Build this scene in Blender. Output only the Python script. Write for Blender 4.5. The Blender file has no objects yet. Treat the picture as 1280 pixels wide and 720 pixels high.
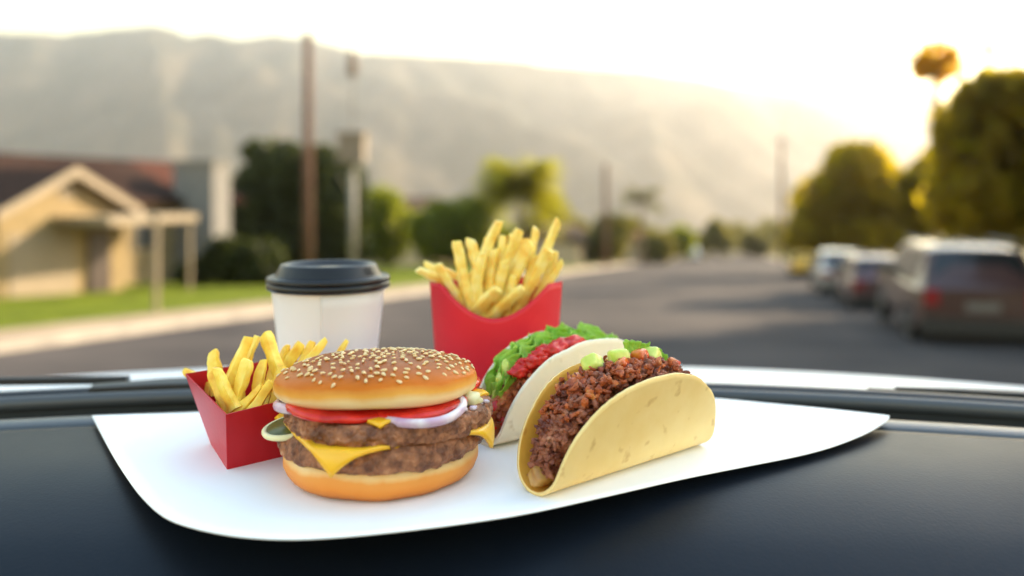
import bpy, bmesh, math, random
import numpy as np
from mathutils import Vector, Matrix, noise as mn

R = math.radians
C = bpy.context.scene.collection
scene = bpy.context.scene
CAM_H = 0.17            # camera above the paper, paper lies at z = 0
EYE = 1.60              # camera above the street
SLOPE = 0.072           # the street runs gently downhill
HOR = 240.0             # picture row of the camera's level line (1280 x 720)
AZ = R(16.0)            # heading of the street
U = Vector((math.sin(AZ), math.cos(AZ), 0))
V = Vector((math.cos(AZ), -math.sin(AZ), 0))

def gz(x, y):
    return CAM_H - EYE - SLOPE * y
def at(px, d, above=0.0):
    """ground point seen in picture column px at distance d"""
    x = (px - 640) / 1000 * d
    return Vector((x, d, gz(x, d) + above))
def on(px, py, z=0.0):
    """point at height z above the paper seen at px, py"""
    y = (CAM_H - z) * 1000 / (py - HOR)
    return Vector(((px - 640) / 1000 * y, y, z))
def pt(px, py, y):
    return Vector(((px - 640) / 1000 * y, y, CAM_H - (py - HOR) / 1000 * y))
def road(lat, along, above=0.0):
    p = V * lat + U * along
    return Vector((p.x, p.y, gz(p.x, p.y) + above))
def road_of(p):
    return (p.dot(V), p.dot(U))

# ------------------------------------------------------------------ objects
def tag(o, label=None, cat=None, group=None, kind=None):
    if label: o['label'] = label
    if cat: o['category'] = cat
    if group: o['group'] = group
    if kind: o['kind'] = kind
    return o
def thing(name, label, cat, loc=(0, 0, 0), rz=0.0, group=None):
    o = bpy.data.objects.new(name, None)
    C.objects.link(o)
    o.location = loc
    o.rotation_euler = (0, 0, rz)
    o.empty_display_size = 0.1
    return tag(o, label, cat, group)
def mesh_obj(name, verts, faces, mat, parent=None, smooth=False, loc=None, uv=None):
    me = bpy.data.meshes.new(name)
    me.from_pydata([tuple(v) for v in verts], [], [tuple(f) for f in faces])
    me.validate()
    if smooth:
        me.polygons.foreach_set('use_smooth', [True] * len(me.polygons))
    mats = mat if isinstance(mat, (list, tuple)) else [mat]
    for m in mats: me.materials.append(m)
    o = bpy.data.objects.new(name, me)
    C.objects.link(o)
    if parent: o.parent = parent
    if loc is not None: o.location = loc
    return o
def bm_obj(name, bm, mat, parent=None, smooth=False, loc=None, angle=None):
    me = bpy.data.meshes.new(name)
    bmesh.ops.recalc_face_normals(bm, faces=bm.faces[:])
    bm.to_mesh(me)
    bm.free()
    if smooth or angle:
        me.polygons.foreach_set('use_smooth', [True] * len(me.polygons))
    if angle: me.set_sharp_from_angle(angle=angle)
    me.materials.append(mat)
    o = bpy.data.objects.new(name, me)
    C.objects.link(o)
    if parent: o.parent = parent
    if loc is not None: o.location = loc
    return o
class MB:
    def __init__(s): s.v = []; s.f = []
    def add(s, vs, fs):
        b = len(s.v)
        s.v += [tuple(v) for v in vs]
        s.f += [tuple(i + b for i in f) for f in fs]
        return s
    def box(s, x0, x1, y0, y1, z0, z1):
        vs = [(x, y, z) for z in (z0, z1) for y in (y0, y1) for x in (x0, x1)]
        return s.add(vs, [(0, 2, 3, 1), (4, 5, 7, 6), (0, 1, 5, 4), (1, 3, 7, 5), (3, 2, 6, 7), (2, 0, 4, 6)])
    def prism(s, poly, a, b, axis):
        """poly of 2-D points swept along axis from a to b"""
        n = len(poly)
        def P(p, t):
            return {'x': (t, p[0], p[1]), 'y': (p[0], t, p[1]), 'z': (p[0], p[1], t)}[axis]
        vs = [P(p, a) for p in poly] + [P(p, b) for p in poly]
        fs = [tuple(range(n))[::-1], tuple(range(n, 2 * n))]
        fs += [(i, (i + 1) % n, (i + 1) % n + n, i + n) for i in range(n)]
        return s.add(vs, fs)
    def lathe(s, prof, n=48, cx=0, cy=0, axis='z', cap=True):
        vs = []
        for r, z in prof:
            for k in range(n):
                t = 2 * math.pi * k / n
                if axis == 'z': vs.append((cx + r * math.cos(t), cy + r * math.sin(t), z))
                else: vs.append((z, cx + r * math.cos(t), cy + r * math.sin(t)))
        fs = []
        m = len(prof)
        for j in range(m - 1):
            for k in range(n):
                a = j * n + k; b = j * n + (k + 1) % n
                fs.append((a, b, b + n, a + n))
        if cap:
            fs.append(tuple(range(n))[::-1]); fs.append(tuple(range((m - 1) * n, m * n)))
        return s.add(vs, fs)
    def tube(s, pts, rad, n=10):
        pts = [Vector(p) for p in pts]
        rads = rad if isinstance(rad, (list, tuple)) else [rad] * len(pts)
        vs = []
        for i, p in enumerate(pts):
            t = (pts[min(i + 1, len(pts) - 1)] - pts[max(i - 1, 0)]).normalized()
            a = t.orthogonal().normalized() if i == 0 else (a - t * a.dot(t)).normalized()
            b = t.cross(a)
            for k in range(n):
                q = 2 * math.pi * k / n
                vs.append(p + (a * math.cos(q) + b * math.sin(q)) * rads[i])
        fs = []
        for i in range(len(pts) - 1):
            for k in range(n):
                fs.append((i * n + k, i * n + (k + 1) % n, (i + 1) * n + (k + 1) % n, (i + 1) * n + k))
        fs.append(tuple(range(n))[::-1]); fs.append(tuple(range((len(pts) - 1) * n, len(pts) * n)))
        return s.add(vs, fs)
    def build(s, name, mat, parent=None, smooth=False, angle=None, loc=None):
        bm = bmesh.new()
        vs = [bm.verts.new(v) for v in s.v]
        for f in s.f:
            try: bm.faces.new([vs[i] for i in f])
            except ValueError: pass
        return bm_obj(name, bm, mat, parent, smooth, loc, angle)

# ---------------------------------------------------------------- materials
def mat(name, col, rough=0.6, spec=0.5, metal=0.0, sss=0.0, sss_r=(1, .4, .2), sss_s=0.004, coat=0.0,
        var=None, vscale=20.0, vdetail=4.0, lo=0.35, hi=0.65, bump=0.0, bscale=60.0, bdist=0.001, bdetail=6.0,
        trans=0.0, tcol=None, rvar=0.0, sheen=0.0):
    m = bpy.data.materials.new(name)
    m.use_nodes = True
    nt = m.node_tree
    bs = nt.nodes['Principled BSDF']
    bs.inputs['Base Color'].default_value = (*col, 1)
    bs.inputs['Roughness'].default_value = rough
    bs.inputs['Specular IOR Level'].default_value = spec
    bs.inputs['Metallic'].default_value = metal
    if coat: bs.inputs['Coat Weight'].default_value = coat; bs.inputs['Coat Roughness'].default_value = 0.05
    if sheen: bs.inputs['Sheen Weight'].default_value = sheen
    if sss:
        bs.inputs['Subsurface Weight'].default_value = sss
        bs.inputs['Subsurface Radius'].default_value = sss_r
        bs.inputs['Subsurface Scale'].default_value = sss_s
    tc = nt.nodes.new('ShaderNodeTexCoord')
    if var:
        nz = nt.nodes.new('ShaderNodeTexNoise')
        nz.inputs['Scale'].default_value = vscale; nz.inputs['Detail'].default_value = vdetail
        nt.links.new(tc.outputs['Object'], nz.inputs['Vector'])
        cr = nt.nodes.new('ShaderNodeValToRGB')
        cr.color_ramp.elements[0].position = lo; cr.color_ramp.elements[0].color = (*var, 1)
        cr.color_ramp.elements[1].position = hi; cr.color_ramp.elements[1].color = (*col, 1)
        nt.links.new(nz.outputs['Fac'], cr.inputs['Fac'])
        nt.links.new(cr.outputs['Color'], bs.inputs['Base Color'])
        if rvar:
            mr = nt.nodes.new('ShaderNodeMapRange')
            mr.inputs['To Min'].default_value = rough - rvar; mr.inputs['To Max'].default_value = rough + rvar
            nt.links.new(nz.outputs['Fac'], mr.inputs['Value'])
            nt.links.new(mr.outputs['Result'], bs.inputs['Roughness'])
        m['ramp'] = cr.name
    if bump:
        bz = nt.nodes.new('ShaderNodeTexNoise')
        bz.inputs['Scale'].default_value = bscale; bz.inputs['Detail'].default_value = bdetail
        nt.links.new(tc.outputs['Object'], bz.inputs['Vector'])
        bp = nt.nodes.new('ShaderNodeBump')
        bp.inputs['Strength'].default_value = bump; bp.inputs['Distance'].default_value = bdist
        nt.links.new(bz.outputs['Fac'], bp.inputs['Height'])
        nt.links.new(bp.outputs['Normal'], bs.inputs['Normal'])
    if trans:
        tr = nt.nodes.new('ShaderNodeBsdfTranslucent')
        tr.inputs['Color'].default_value = (*(tcol or col), 1)
        mx = nt.nodes.new('ShaderNodeMixShader'); mx.inputs['Fac'].default_value = trans
        out = nt.nodes['Material Output']
        nt.links.new(bs.outputs[0], mx.inputs[1]); nt.links.new(tr.outputs[0], mx.inputs[2])
        nt.links.new(mx.outputs[0], out.inputs['Surface'])
    return m
def nodes_of(m):
    return m.node_tree, m.node_tree.nodes['Principled BSDF']

M = {}
# --- street
M['asphalt'] = mat('asphalt', (.082, .072, .068), .95, .05, var=(.046, .042, .043), vscale=.35, bump=.3, bscale=30, bdist=.01)
M['concrete'] = mat('sidewalk_concrete', (.30, .23, .155), .9, .2, var=(.22, .165, .11), vscale=.8, bump=.2, bscale=20, bdist=.01)
M['kerb'] = mat('kerb_concrete', (.42, .38, .33), .9, .2, var=(.3, .27, .24), vscale=2)
M['lawn'] = mat('lawn_grass', (.13, .16, .006), .9, .1, var=(.075, .10, .005), vscale=1.2, bump=1, bscale=40, bdist=.05)
M['terrain'] = mat('dry_ground', (.22, .18, .10), .95, .1, var=(.10, .11, .04), vscale=.03)
M['mountain'] = mat('mountain_scrub', (.085, .07, .05), .95, .05, var=(.03, .034, .024), vscale=.006, vdetail=8, lo=.38, hi=.6)
M['paintline'] = mat('road_paint', (.75, .73, .68), .7, .3)
# --- buildings
M['cream'] = mat('cream_stucco', (.25, .19, .10), .9, .2, var=(.20, .15, .08), vscale=3, bump=.2, bscale=80, bdist=.004)
M['white_wood'] = mat('white_painted_wood', (.22, .175, .115), .6, .4, var=(.19, .15, .1), vscale=4)
M['shingle'] = mat('brown_shingle', (.035, .017, .011), .9, .1, var=(.02, .010, .007), vscale=4, bump=.5, bscale=12, bdist=.02)
M['redroof'] = mat('reddish_shingle', (.075, .026, .015), .9, .1, var=(.05, .018, .012), vscale=4, bump=.5, bscale=12, bdist=.02)
M['greywall'] = mat('grey_stucco', (.19, .185, .18), .9, .2, var=(.16, .155, .15), vscale=3)
M['darkdoor'] = mat('dark_door', (.035, .022, .018), .5, .4)
M['glass'] = mat('window_glass', (.03, .035, .04), .06, .6)
M['tanwall'] = mat('tan_stucco', (.52, .40, .27), .9, .2, var=(.45, .34, .23), vscale=2)
M['oldwood'] = mat('weathered_pole_wood', (.14, .075, .05), .85, .2, var=(.09, .05, .035), vscale=6, bump=.6, bscale=20, bdist=.01)
M['greymetal'] = mat('galvanised_metal', (.24, .225, .20), .6, .4, metal=.1, var=(.20, .19, .17), vscale=6)
M['boxgrey'] = mat('utility_box_paint', (.20, .165, .13), .7, .3, var=(.17, .14, .11), vscale=6)
M['brownmetal'] = mat('transformer_paint', (.16, .12, .10), .6, .4)
# --- plants
def leaf(name, a, b, t, tr=.35, sc=.9):
    return mat(name, a, .6, .3, var=b, vscale=sc, vdetail=3, trans=tr, tcol=t)
M['leaf_dark'] = leaf('leaf_dark', (.030, .042, .006), (.015, .02, .004), (.08, .10, .008), .25)
M['leaf_mid'] = leaf('leaf_mid', (.095, .12, .006), (.045, .06, .005), (.36, .40, .01), .4)
M['leaf_olive'] = leaf('leaf_olive', (.10, .10, .02), (.055, .055, .014), (.27, .24, .02), .35)
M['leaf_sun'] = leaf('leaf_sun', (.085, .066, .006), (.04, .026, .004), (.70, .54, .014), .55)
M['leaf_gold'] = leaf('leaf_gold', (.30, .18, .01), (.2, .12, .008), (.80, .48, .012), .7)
M['palm_leaf'] = leaf('palm_leaf', (.20, .20, .012), (.12, .12, .01), (.60, .56, .015), .5)
M['bark'] = mat('bark', (.11, .07, .045), .9, .2, var=(.07, .045, .03), vscale=4, bump=.6, bscale=12, bdist=.03)
M['palmbark'] = mat('palm_bark', (.20, .14, .09), .9, .2, var=(.13, .09, .06), vscale=5)
# --- vehicles
M['car_silver'] = mat('red_brown_car_paint', (.050, .022, .019), .4, .4, metal=.1, coat=.8)
M['car_white'] = mat('white_car_paint', (.26, .245, .23), .35, .5, coat=.8)
M['car_red'] = mat('dark_maroon_car_paint', (.10, .045, .045), .32, .5, metal=.2, coat=.8)
M['car_yellow'] = mat('yellow_car_paint', (.72, .42, .03), .35, .5, coat=.6)
M['car_blue'] = mat('pale_blue_car_paint', (.38, .46, .52), .35, .5, coat=.6)
M['carglass'] = mat('car_window_glass', (.015, .017, .02), .05, .6)
M['blackplastic'] = mat('black_trim_plastic', (.02, .02, .021), .5, .4)
M['rubber'] = mat('tyre_rubber', (.018, .017, .017), .85, .3)
M['rim'] = mat('alloy_rim', (.45, .44, .43), .35, .5, metal=.9)
M['taillight'] = mat('tail_light_red', (.20, .010, .012), .2, .6, coat=.6)
M['lamp_clear'] = mat('lamp_clear', (.7, .66, .6), .2, .6)
M['plate'] = mat('number_plate', (.12, .115, .11), .5, .4)
# --- own car
M['hood'] = mat('own_hood_paint', (.86, .86, .86), .3, .5)
def dash_material():
    m = mat('dash_vinyl', (.004, .006, .010), .38, .22)
    m.node_tree.nodes['Principled BSDF'].inputs['Specular Tint'].default_value = (.72, .86, 1, 1)  # blue put into the sheen itself, countering the warm horizon it reflects
    nt, bs = nodes_of(m)
    tc = nt.nodes.new('ShaderNodeTexCoord')
    v = nt.nodes.new('ShaderNodeTexVoronoi'); v.inputs['Scale'].default_value = 620
    v.feature = 'SMOOTH_F1'
    nt.links.new(tc.outputs['Object'], v.inputs['Vector'])
    n = nt.nodes.new('ShaderNodeTexNoise'); n.inputs['Scale'].default_value = 260; n.inputs['Detail'].default_value = 3
    nt.links.new(tc.outputs['Object'], n.inputs['Vector'])
    ad = nt.nodes.new('ShaderNodeMath'); ad.operation = 'ADD'
    nt.links.new(v.outputs['Distance'], ad.inputs[0]); nt.links.new(n.outputs['Fac'], ad.inputs[1])
    bp = nt.nodes.new('ShaderNodeBump'); bp.inputs['Strength'].default_value = .10; bp.inputs['Distance'].default_value = .0005
    nt.links.new(ad.outputs[0], bp.inputs['Height']); nt.links.new(bp.outputs['Normal'], bs.inputs['Normal'])
    n2 = nt.nodes.new('ShaderNodeTexNoise'); n2.inputs['Scale'].default_value = 9; n2.inputs['Detail'].default_value = 5
    nt.links.new(tc.outputs['Object'], n2.inputs['Vector'])
    mr = nt.nodes.new('ShaderNodeMapRange'); mr.inputs['To Min'].default_value = .36; mr.inputs['To Max'].default_value = .5
    nt.links.new(n2.outputs['Fac'], mr.inputs['Value']); nt.links.new(mr.outputs['Result'], bs.inputs['Roughness'])
    return m
M['dash'] = dash_material()
M['seal'] = mat('grey_rubber_seal', (.06, .064, .068), .4, .45)
M['ledge'] = mat('defroster_ledge_vinyl', (.05, .055, .06), .3, .5, bump=.15, bscale=400, bdist=.0005)
M['void'] = mat('cowl_black', (.006, .006, .007), .8, .1)
M['wiper'] = mat('wiper_black', (.012, .013, .015), .4, .4)
# --- food
M['paper'] = mat('white_paper', (.93, .93, .925), .7, .3, var=(.92, .92, .92), vscale=12, bump=.08, bscale=180, bdist=.0006, sss=.1, sss_r=(1, 1, 1), sss_s=.001)
M['cup'] = mat('white_cup_card', (.78, .74, .73), .45, .4, bump=.04, bscale=300, bdist=.0004)
M['cupseam'] = mat('cup_overlap_card', (.70, .655, .65), .45, .4)  # overlap card with the shade of the cup's right half in its colour
M['lid'] = mat('black_plastic_lid', (.012, .012, .013), .32, .35, bump=.05, bscale=90, bdist=.0006)
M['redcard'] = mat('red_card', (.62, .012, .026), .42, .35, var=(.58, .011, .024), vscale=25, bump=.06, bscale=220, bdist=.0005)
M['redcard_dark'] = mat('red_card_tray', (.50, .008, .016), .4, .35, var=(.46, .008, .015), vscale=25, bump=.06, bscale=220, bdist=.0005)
M['cheese'] = mat('cheese', (.90, .50, .02), .35, .5, sss=.3, sss_r=(1, .6, .15), sss_s=.003, var=(.86, .45, .015), vscale=60)
M['tomato'] = mat('tomato', (.70, .03, .016), .26, .45, sss=.3, sss_r=(1, .1, .05), sss_s=.003, var=(.46, .010, .007), vscale=110, bump=.15, bscale=200, bdist=.001)
M['onion'] = mat('onion', (.74, .68, .72), .25, .5, sss=.3, sss_r=(1, .8, .9), sss_s=.003, var=(.50, .30, .46), vscale=70)
M['pickle'] = mat('pickle_flesh', (.12, .12, .022), .3, .5, var=(.05, .06, .012), vscale=90)
M['picklerim'] = mat('sauce_rim', (.78, .72, .42), .35, .5, sss=.2, sss_s=.002)
M['lettuce'] = mat('lettuce', (.26, .54, .03), .4, .4, var=(.46, .68, .10), vscale=55, trans=.3, tcol=(.35, .7, .04), bump=.3, bscale=150, bdist=.001)
M['zucchini'] = mat('pale_green_cube', (.70, .72, .20), .3, .5, sss=.35, sss_r=(1, .9, .3), sss_s=.003, var=(.48, .60, .07), vscale=90)
M['pepper'] = mat('red_pepper', (.62, .05, .012), .25, .6, sss=.2, sss_s=.002, var=(.66, .22, .02), vscale=80)
M['potato'] = mat('potato_chunk', (.55, .32, .08), .4, .5, var=(.35, .16, .04), vscale=120, sss=.2, sss_s=.003)

def meat(name, a, b, c):
    m = mat(name, a, .42, .5, var=b, vscale=130, vdetail=6, lo=.38, hi=.62, bump=1.0, bscale=360, bdist=.003, bdetail=6, rvar=.2)
    nt, bs = nodes_of(m)
    cr = nt.nodes[m['ramp']]
    e = cr.color_ramp.elements.new(.74); e.color = (*c, 1)
    bs.inputs['Subsurface Weight'].default_value = .08
    bs.inputs['Subsurface Scale'].default_value = .002
    return m
M['patty'] = meat('beef_patty', (.43, .175, .08), (.14, .046, .02), (.66, .36, .20))
M['mince'] = meat('ground_beef', (.44, .15, .075), (.17, .040, .02), (.66, .33, .20))
M['redmince'] = meat('chilli_beef', (.58, .14, .03), (.26, .045, .012), (.74, .36, .08))

def zramp(name, stops, z0, z1, rough=.45, nscale=18, namt=.12, bump=.12, bscale=90, bdist=.0008, sss=.06, axis='Z', spec=.28, vn=None):
    """colour that follows the height on the object (baked crust), broken up by noise"""
    m = mat(name, stops[0][1], rough, spec, sss=sss, sss_r=(1, .55, .25), sss_s=.004)
    nt, bs = nodes_of(m)
    tc = nt.nodes.new('ShaderNodeTexCoord')
    sp = nt.nodes.new('ShaderNodeSeparateXYZ'); nt.links.new(tc.outputs['Object'], sp.inputs[0])
    mr = nt.nodes.new('ShaderNodeMapRange'); mr.inputs['From Min'].default_value = z0; mr.inputs['From Max'].default_value = z1
    nt.links.new(sp.outputs[axis], mr.inputs['Value'])
    nz = nt.nodes.new('ShaderNodeTexNoise'); nz.inputs['Scale'].default_value = nscale; nz.inputs['Detail'].default_value = 8
    nt.links.new(tc.outputs['Object'], nz.inputs['Vector'])
    sb = nt.nodes.new('ShaderNodeMath'); sb.operation = 'SUBTRACT'; sb.inputs[1].default_value = .5
    nt.links.new(nz.outputs['Fac'], sb.inputs[0])
    ml = nt.nodes.new('ShaderNodeMath'); ml.operation = 'MULTIPLY_ADD'; ml.inputs[1].default_value = namt * 2
    nt.links.new(sb.outputs[0], ml.inputs[0]); nt.links.new(mr.outputs[0], ml.inputs[2])
    cr = nt.nodes.new('ShaderNodeValToRGB')
    els = cr.color_ramp.elements
    while len(els) < len(stops): els.new(.5)
    for e, (p, c) in zip(els, stops): e.position = p; e.color = (*c, 1)
    nt.links.new(ml.outputs[0], cr.inputs['Fac']); nt.links.new(cr.outputs['Color'], bs.inputs['Base Color'])
    bz = nt.nodes.new('ShaderNodeTexNoise'); bz.inputs['Scale'].default_value = bscale; bz.inputs['Detail'].default_value = 5
    nt.links.new(tc.outputs['Object'], bz.inputs['Vector'])
    bp = nt.nodes.new('ShaderNodeBump'); bp.inputs['Strength'].default_value = bump; bp.inputs['Distance'].default_value = bdist
    nt.links.new(bz.outputs['Fac'], bp.inputs['Height']); nt.links.new(bp.outputs['Normal'], bs.inputs['Normal'])
    return m
M['bun_top'] = zramp('bun_crust', [(0, (.86, .68, .40)), (.20, (.86, .63, .32)), (.34, (.78, .38, .07)), (.54, (.56, .15, .010)), (1, (.27, .06, .005))], 0, .0225, rough=.42, namt=.16, nscale=38, bump=.35, bscale=160, spec=.14)
M['bun_bottom'] = zramp('heel_crust', [(0, (.46, .14, .025)), (.35, (.72, .25, .035)), (.70, (.74, .30, .06)), (.84, (.80, .50, .20)), (1, (.84, .62, .34))], 0, .018, rough=.5, namt=.28, nscale=38, bump=.2, bscale=140)
M['seed'] = mat('sesame_seed', (.80, .62, .34), .4, .5, var=(.70, .48, .2), vscale=200, sss=.1, sss_s=.001)
def fry_mat(name, a, b, c):
    m = mat(name, a, .42, .4, sss=.3, sss_r=(1, .6, .15), sss_s=.003, var=b, vscale=90, vdetail=6, lo=.3, hi=.5, bump=.35, bscale=260, bdist=.0008)
    nt, bs = nodes_of(m)
    e = nt.nodes[m['ramp']].color_ramp.elements.new(.68); e.color = (*c, 1)
    return m
M['fry_pale'] = fry_mat('french_fry_pale', (.92, .70, .17), (.86, .47, .055), (.95, .80, .32))
M['fry_gold'] = fry_mat('french_fry_golden', (.94, .67, .09), (.82, .42, .025), (.96, .78, .20))
def shell_mat(name, a, b, spots, sc=28):
    m = mat(name, a, .55, .3, sss=.15, sss_r=(1, .7, .4), sss_s=.002, var=b, vscale=sc, vdetail=6, bump=.18, bscale=150, bdist=.0008)
    nt, bs = nodes_of(m)
    tc = nt.nodes.new('ShaderNodeTexCoord')
    nz = nt.nodes.new('ShaderNodeTexNoise'); nz.inputs['Scale'].default_value = 95; nz.inputs['Detail'].default_value = 2
    nt.links.new(tc.outputs['Object'], nz.inputs['Vector'])
    rp = nt.nodes.new('ShaderNodeMapRange'); rp.inputs['From Min'].default_value = .64; rp.inputs['From Max'].default_value = .80
    nt.links.new(nz.outputs['Fac'], rp.inputs['Value'])
    mx = nt.nodes.new('ShaderNodeMix'); mx.data_type = 'RGBA'
    nt.links.new(rp.outputs[0], mx.inputs['Factor'])
    nt.links.new(nt.nodes[m['ramp']].outputs['Color'], mx.inputs['A']); mx.inputs['B'].default_value = (*spots, 1)
    nt.links.new(mx.outputs['Result'], bs.inputs['Base Color'])
    return m
M['corn'] = shell_mat('corn_shell', (.88, .68, .31), (.82, .59, .23), (.60, .36, .12))
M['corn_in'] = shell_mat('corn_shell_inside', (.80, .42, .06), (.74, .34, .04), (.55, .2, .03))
M['flour'] = shell_mat('flour_tortilla', (.91, .81, .64), (.87, .75, .56), (.55, .42, .24))

# ------------------------------------------------------------- camera, light
cam_d = bpy.data.cameras.new('camera')
cam = bpy.data.objects.new('camera', cam_d)
C.objects.link(cam)
cam.location = (0, 0, CAM_H)
cam.rotation_euler = (R(90), 0, 0)
cam_d.sensor_width = 36
cam_d.lens = 1000 / 1280 * 36
cam_d.shift_y = (HOR - 360) / 1280
cam_d.clip_start = .01
cam_d.clip_end = 20000
cam_d.dof.use_dof = True
cam_d.dof.focus_distance = .488
cam_d.dof.aperture_fstop = 2.9
scene.camera = cam

SUN_AZ, SUN_EL = R(54), R(24)
sd = Vector((math.sin(SUN_AZ) * math.cos(SUN_EL), math.cos(SUN_AZ) * math.cos(SUN_EL), math.sin(SUN_EL)))
ld = bpy.data.lights.new('sun', 'SUN')
ld.energy = 5.0; ld.angle = R(.5); ld.color = (1, .78, .52)
sun = bpy.data.objects.new('sun', ld)
C.objects.link(sun)
sun.rotation_euler = sd.to_track_quat('Z', 'Y').to_euler()
w = bpy.data.worlds.new('World'); scene.world = w; w.use_nodes = True
nt = w.node_tree
bg = nt.nodes['Background']
sky = nt.nodes.new('ShaderNodeTexSky')
sky.sky_type = 'NISHITA'; sky.sun_disc = False
sky.sun_elevation = SUN_EL; sky.sun_rotation = SUN_AZ
sky.air_density = 3.0; sky.dust_density = .1; sky.ozone_density = 5.0; sky.altitude = 100
tint = nt.nodes.new('ShaderNodeMix'); tint.data_type = 'RGBA'; tint.blend_type = 'MULTIPLY'
tint.inputs['Factor'].default_value = 1; tint.inputs['B'].default_value = (1.0, .90, .92, 1)
nt.links.new(sky.outputs[0], tint.inputs['A']); nt.links.new(tint.outputs['Result'], bg.inputs['Color'])
bg.inputs['Strength'].default_value = .15
vs = scene.view_settings
vs.view_transform = 'Standard'; vs.look = 'None'; vs.gamma = 1; vs.use_curve_mapping = False
vs.exposure = 1.95
cy = scene.cycles
cy.use_denoising = True
try: cy.denoiser = 'OPENIMAGEDENOISE'
except Exception: pass
cy.max_bounces = 8; cy.diffuse_bounces = 4; cy.glossy_bounces = 4; cy.transmission_bounces = 4; cy.volume_bounces = 1
cy.sample_clamp_indirect = 6

exec_parts = []
# ------------------------------------------------------------------- setting
def sheet(name, lat0, lat1, al0, al1, above, m, n=1, parent=None):
    vs_, fs = [], []
    for i in range(n + 1):
        a = al0 + (al1 - al0) * i / n
        vs_ += [road(lat0, a, above), road(lat1, a, above)]
    for i in range(n): fs.append((2 * i, 2 * i + 1, 2 * i + 3, 2 * i + 2))
    return mesh_obj(name, vs_, fs, m, parent)
S_ = 'structure'
tv = [(-4500, -60, gz(0, -60)), (4500, -60, gz(0, -60)), (-4500, 2100, gz(0, 2100)), (4500, 2100, gz(0, 2100))]
tag(mesh_obj('terrain', tv, [(0, 1, 3, 2)], M['terrain']), kind=S_)
tag(sheet('road', -11, 5.0, -25, 330, .01, M['asphalt']), kind=S_)
# raised pavements and lawns: slabs with a real kerb step
def slab(name, lat0, lat1, al0, al1, top, m):
    vs_ = []
    for a in (al0, al1):
        for l, h in ((lat0, 0), (lat1, 0), (lat1, top), (lat0, top)): vs_.append(road(l, a, h))
    fs = [(0, 1, 2, 3), (7, 6, 5, 4), (0, 4, 5, 1), (1, 5, 6, 2), (2, 6, 7, 3), (3, 7, 4, 0)]
    return tag(mesh_obj(name, vs_, fs, m), kind=S_)
slab('kerb', -11.18, -11.0, -25, 330, .14, M['kerb'])
slab('pavement', -13.0, -11.185, -25, 330, .135, M['concrete'])
slab('lawn', -34, -13.005, -25, 330, .13, M['lawn'])
slab('kerb', 5.0, 5.18, -25, 330, .14, M['kerb'])
slab('pavement', 5.185, 7.2, -25, 330, .135, M['concrete'])
slab('lawn', 7.205, 30, -25, 330, .13, M['lawn'])

# mountains: a real range some kilometres off
RIDGE = [(-900, 45), (-400, 50), (-150, 38), (0, 40), (90, 44), (150, 34), (205, 32), (235, 46), (262, 40), (295, 49), (345, 44), (385, 46),
         (420, 58), (455, 66), (560, 70), (640, 75), (700, 82), (800, 88), (900, 104), (1000, 117), (1100, 121), (1280, 128), (1600, 130), (2200, 150)]
def ridge_y(px):
    for (a, ya), (b, yb) in zip(RIDGE, RIDGE[1:]):
        if a <= px <= b: return ya + (yb - ya) * (px - a) / (b - a)
    return RIDGE[0][1] if px < RIDGE[0][0] else RIDGE[-1][1]
def mountains():
    nx, ny = 300, 70
    Y0, Y1, Y2 = 1750.0, 3500.0, 4200.0
    vs_, fs = [], []
    for j in range(ny + 1):
        t = j / ny
        y = Y0 + (Y2 - Y0) * t
        for i in range(nx + 1):
            px = -700 + 2700 * i / nx
            x = (px - 640) / 1000 * 3500
            rz = (HOR - ridge_y(px)) / 1000 * Y1
            base = gz(0, Y0) - 25
            k = min(1.0, (y - Y0) / (Y1 - Y0))
            sh = k ** 1.15 * (1 if y <= Y1 else 1 - ((y - Y1) / (Y2 - Y1)) * .35)
            z = base + (rz - base) * sh
            p = Vector((x * .0021 + y * .0006, y * .0008, 1.3))
            rg = (1 - abs(mn.noise(p))) ** 2 - .55
            rg += .5 * ((1 - abs(mn.noise(p * 2.3))) ** 2 - .55)
            rg += .22 * mn.noise(p * 6)
            fade = math.sin(min(1, k) * math.pi) ** .7 if k < 1 else 0.0
            z += rg * 190 * fade + 10 * mn.noise(p * 11) * min(1, k * 2)
            vs_.append((x, y + rg * 60 * fade, z))
    for j in range(ny):
        for i in range(nx):
            a = j * (nx + 1) + i
            fs.append((a, a + 1, a + nx + 2, a + nx + 1))
    tag(mesh_obj('mountains', vs_, fs, M['mountain'], smooth=True), kind=S_)
mountains()

# haze: the air between here and the mountains
hz = MB().box(-4600, 4600, -70, 4400, gz(0, 4400) - 1, 900)
hm = bpy.data.materials.new('haze_air'); hm.use_nodes = True
hn = hm.node_tree; hn.nodes.remove(hn.nodes['Principled BSDF'])
pv = hn.nodes.new('ShaderNodeVolumePrincipled')
pv.inputs['Color'].default_value = (.97, .95, .95, 1)
pv.inputs['Density'].default_value = .00014
pv.inputs['Anisotropy'].default_value = .74
hn.links.new(pv.outputs[0], hn.nodes['Material Output'].inputs['Volume'])
tag(hz.build('haze', hm), kind='stuff')

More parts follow.
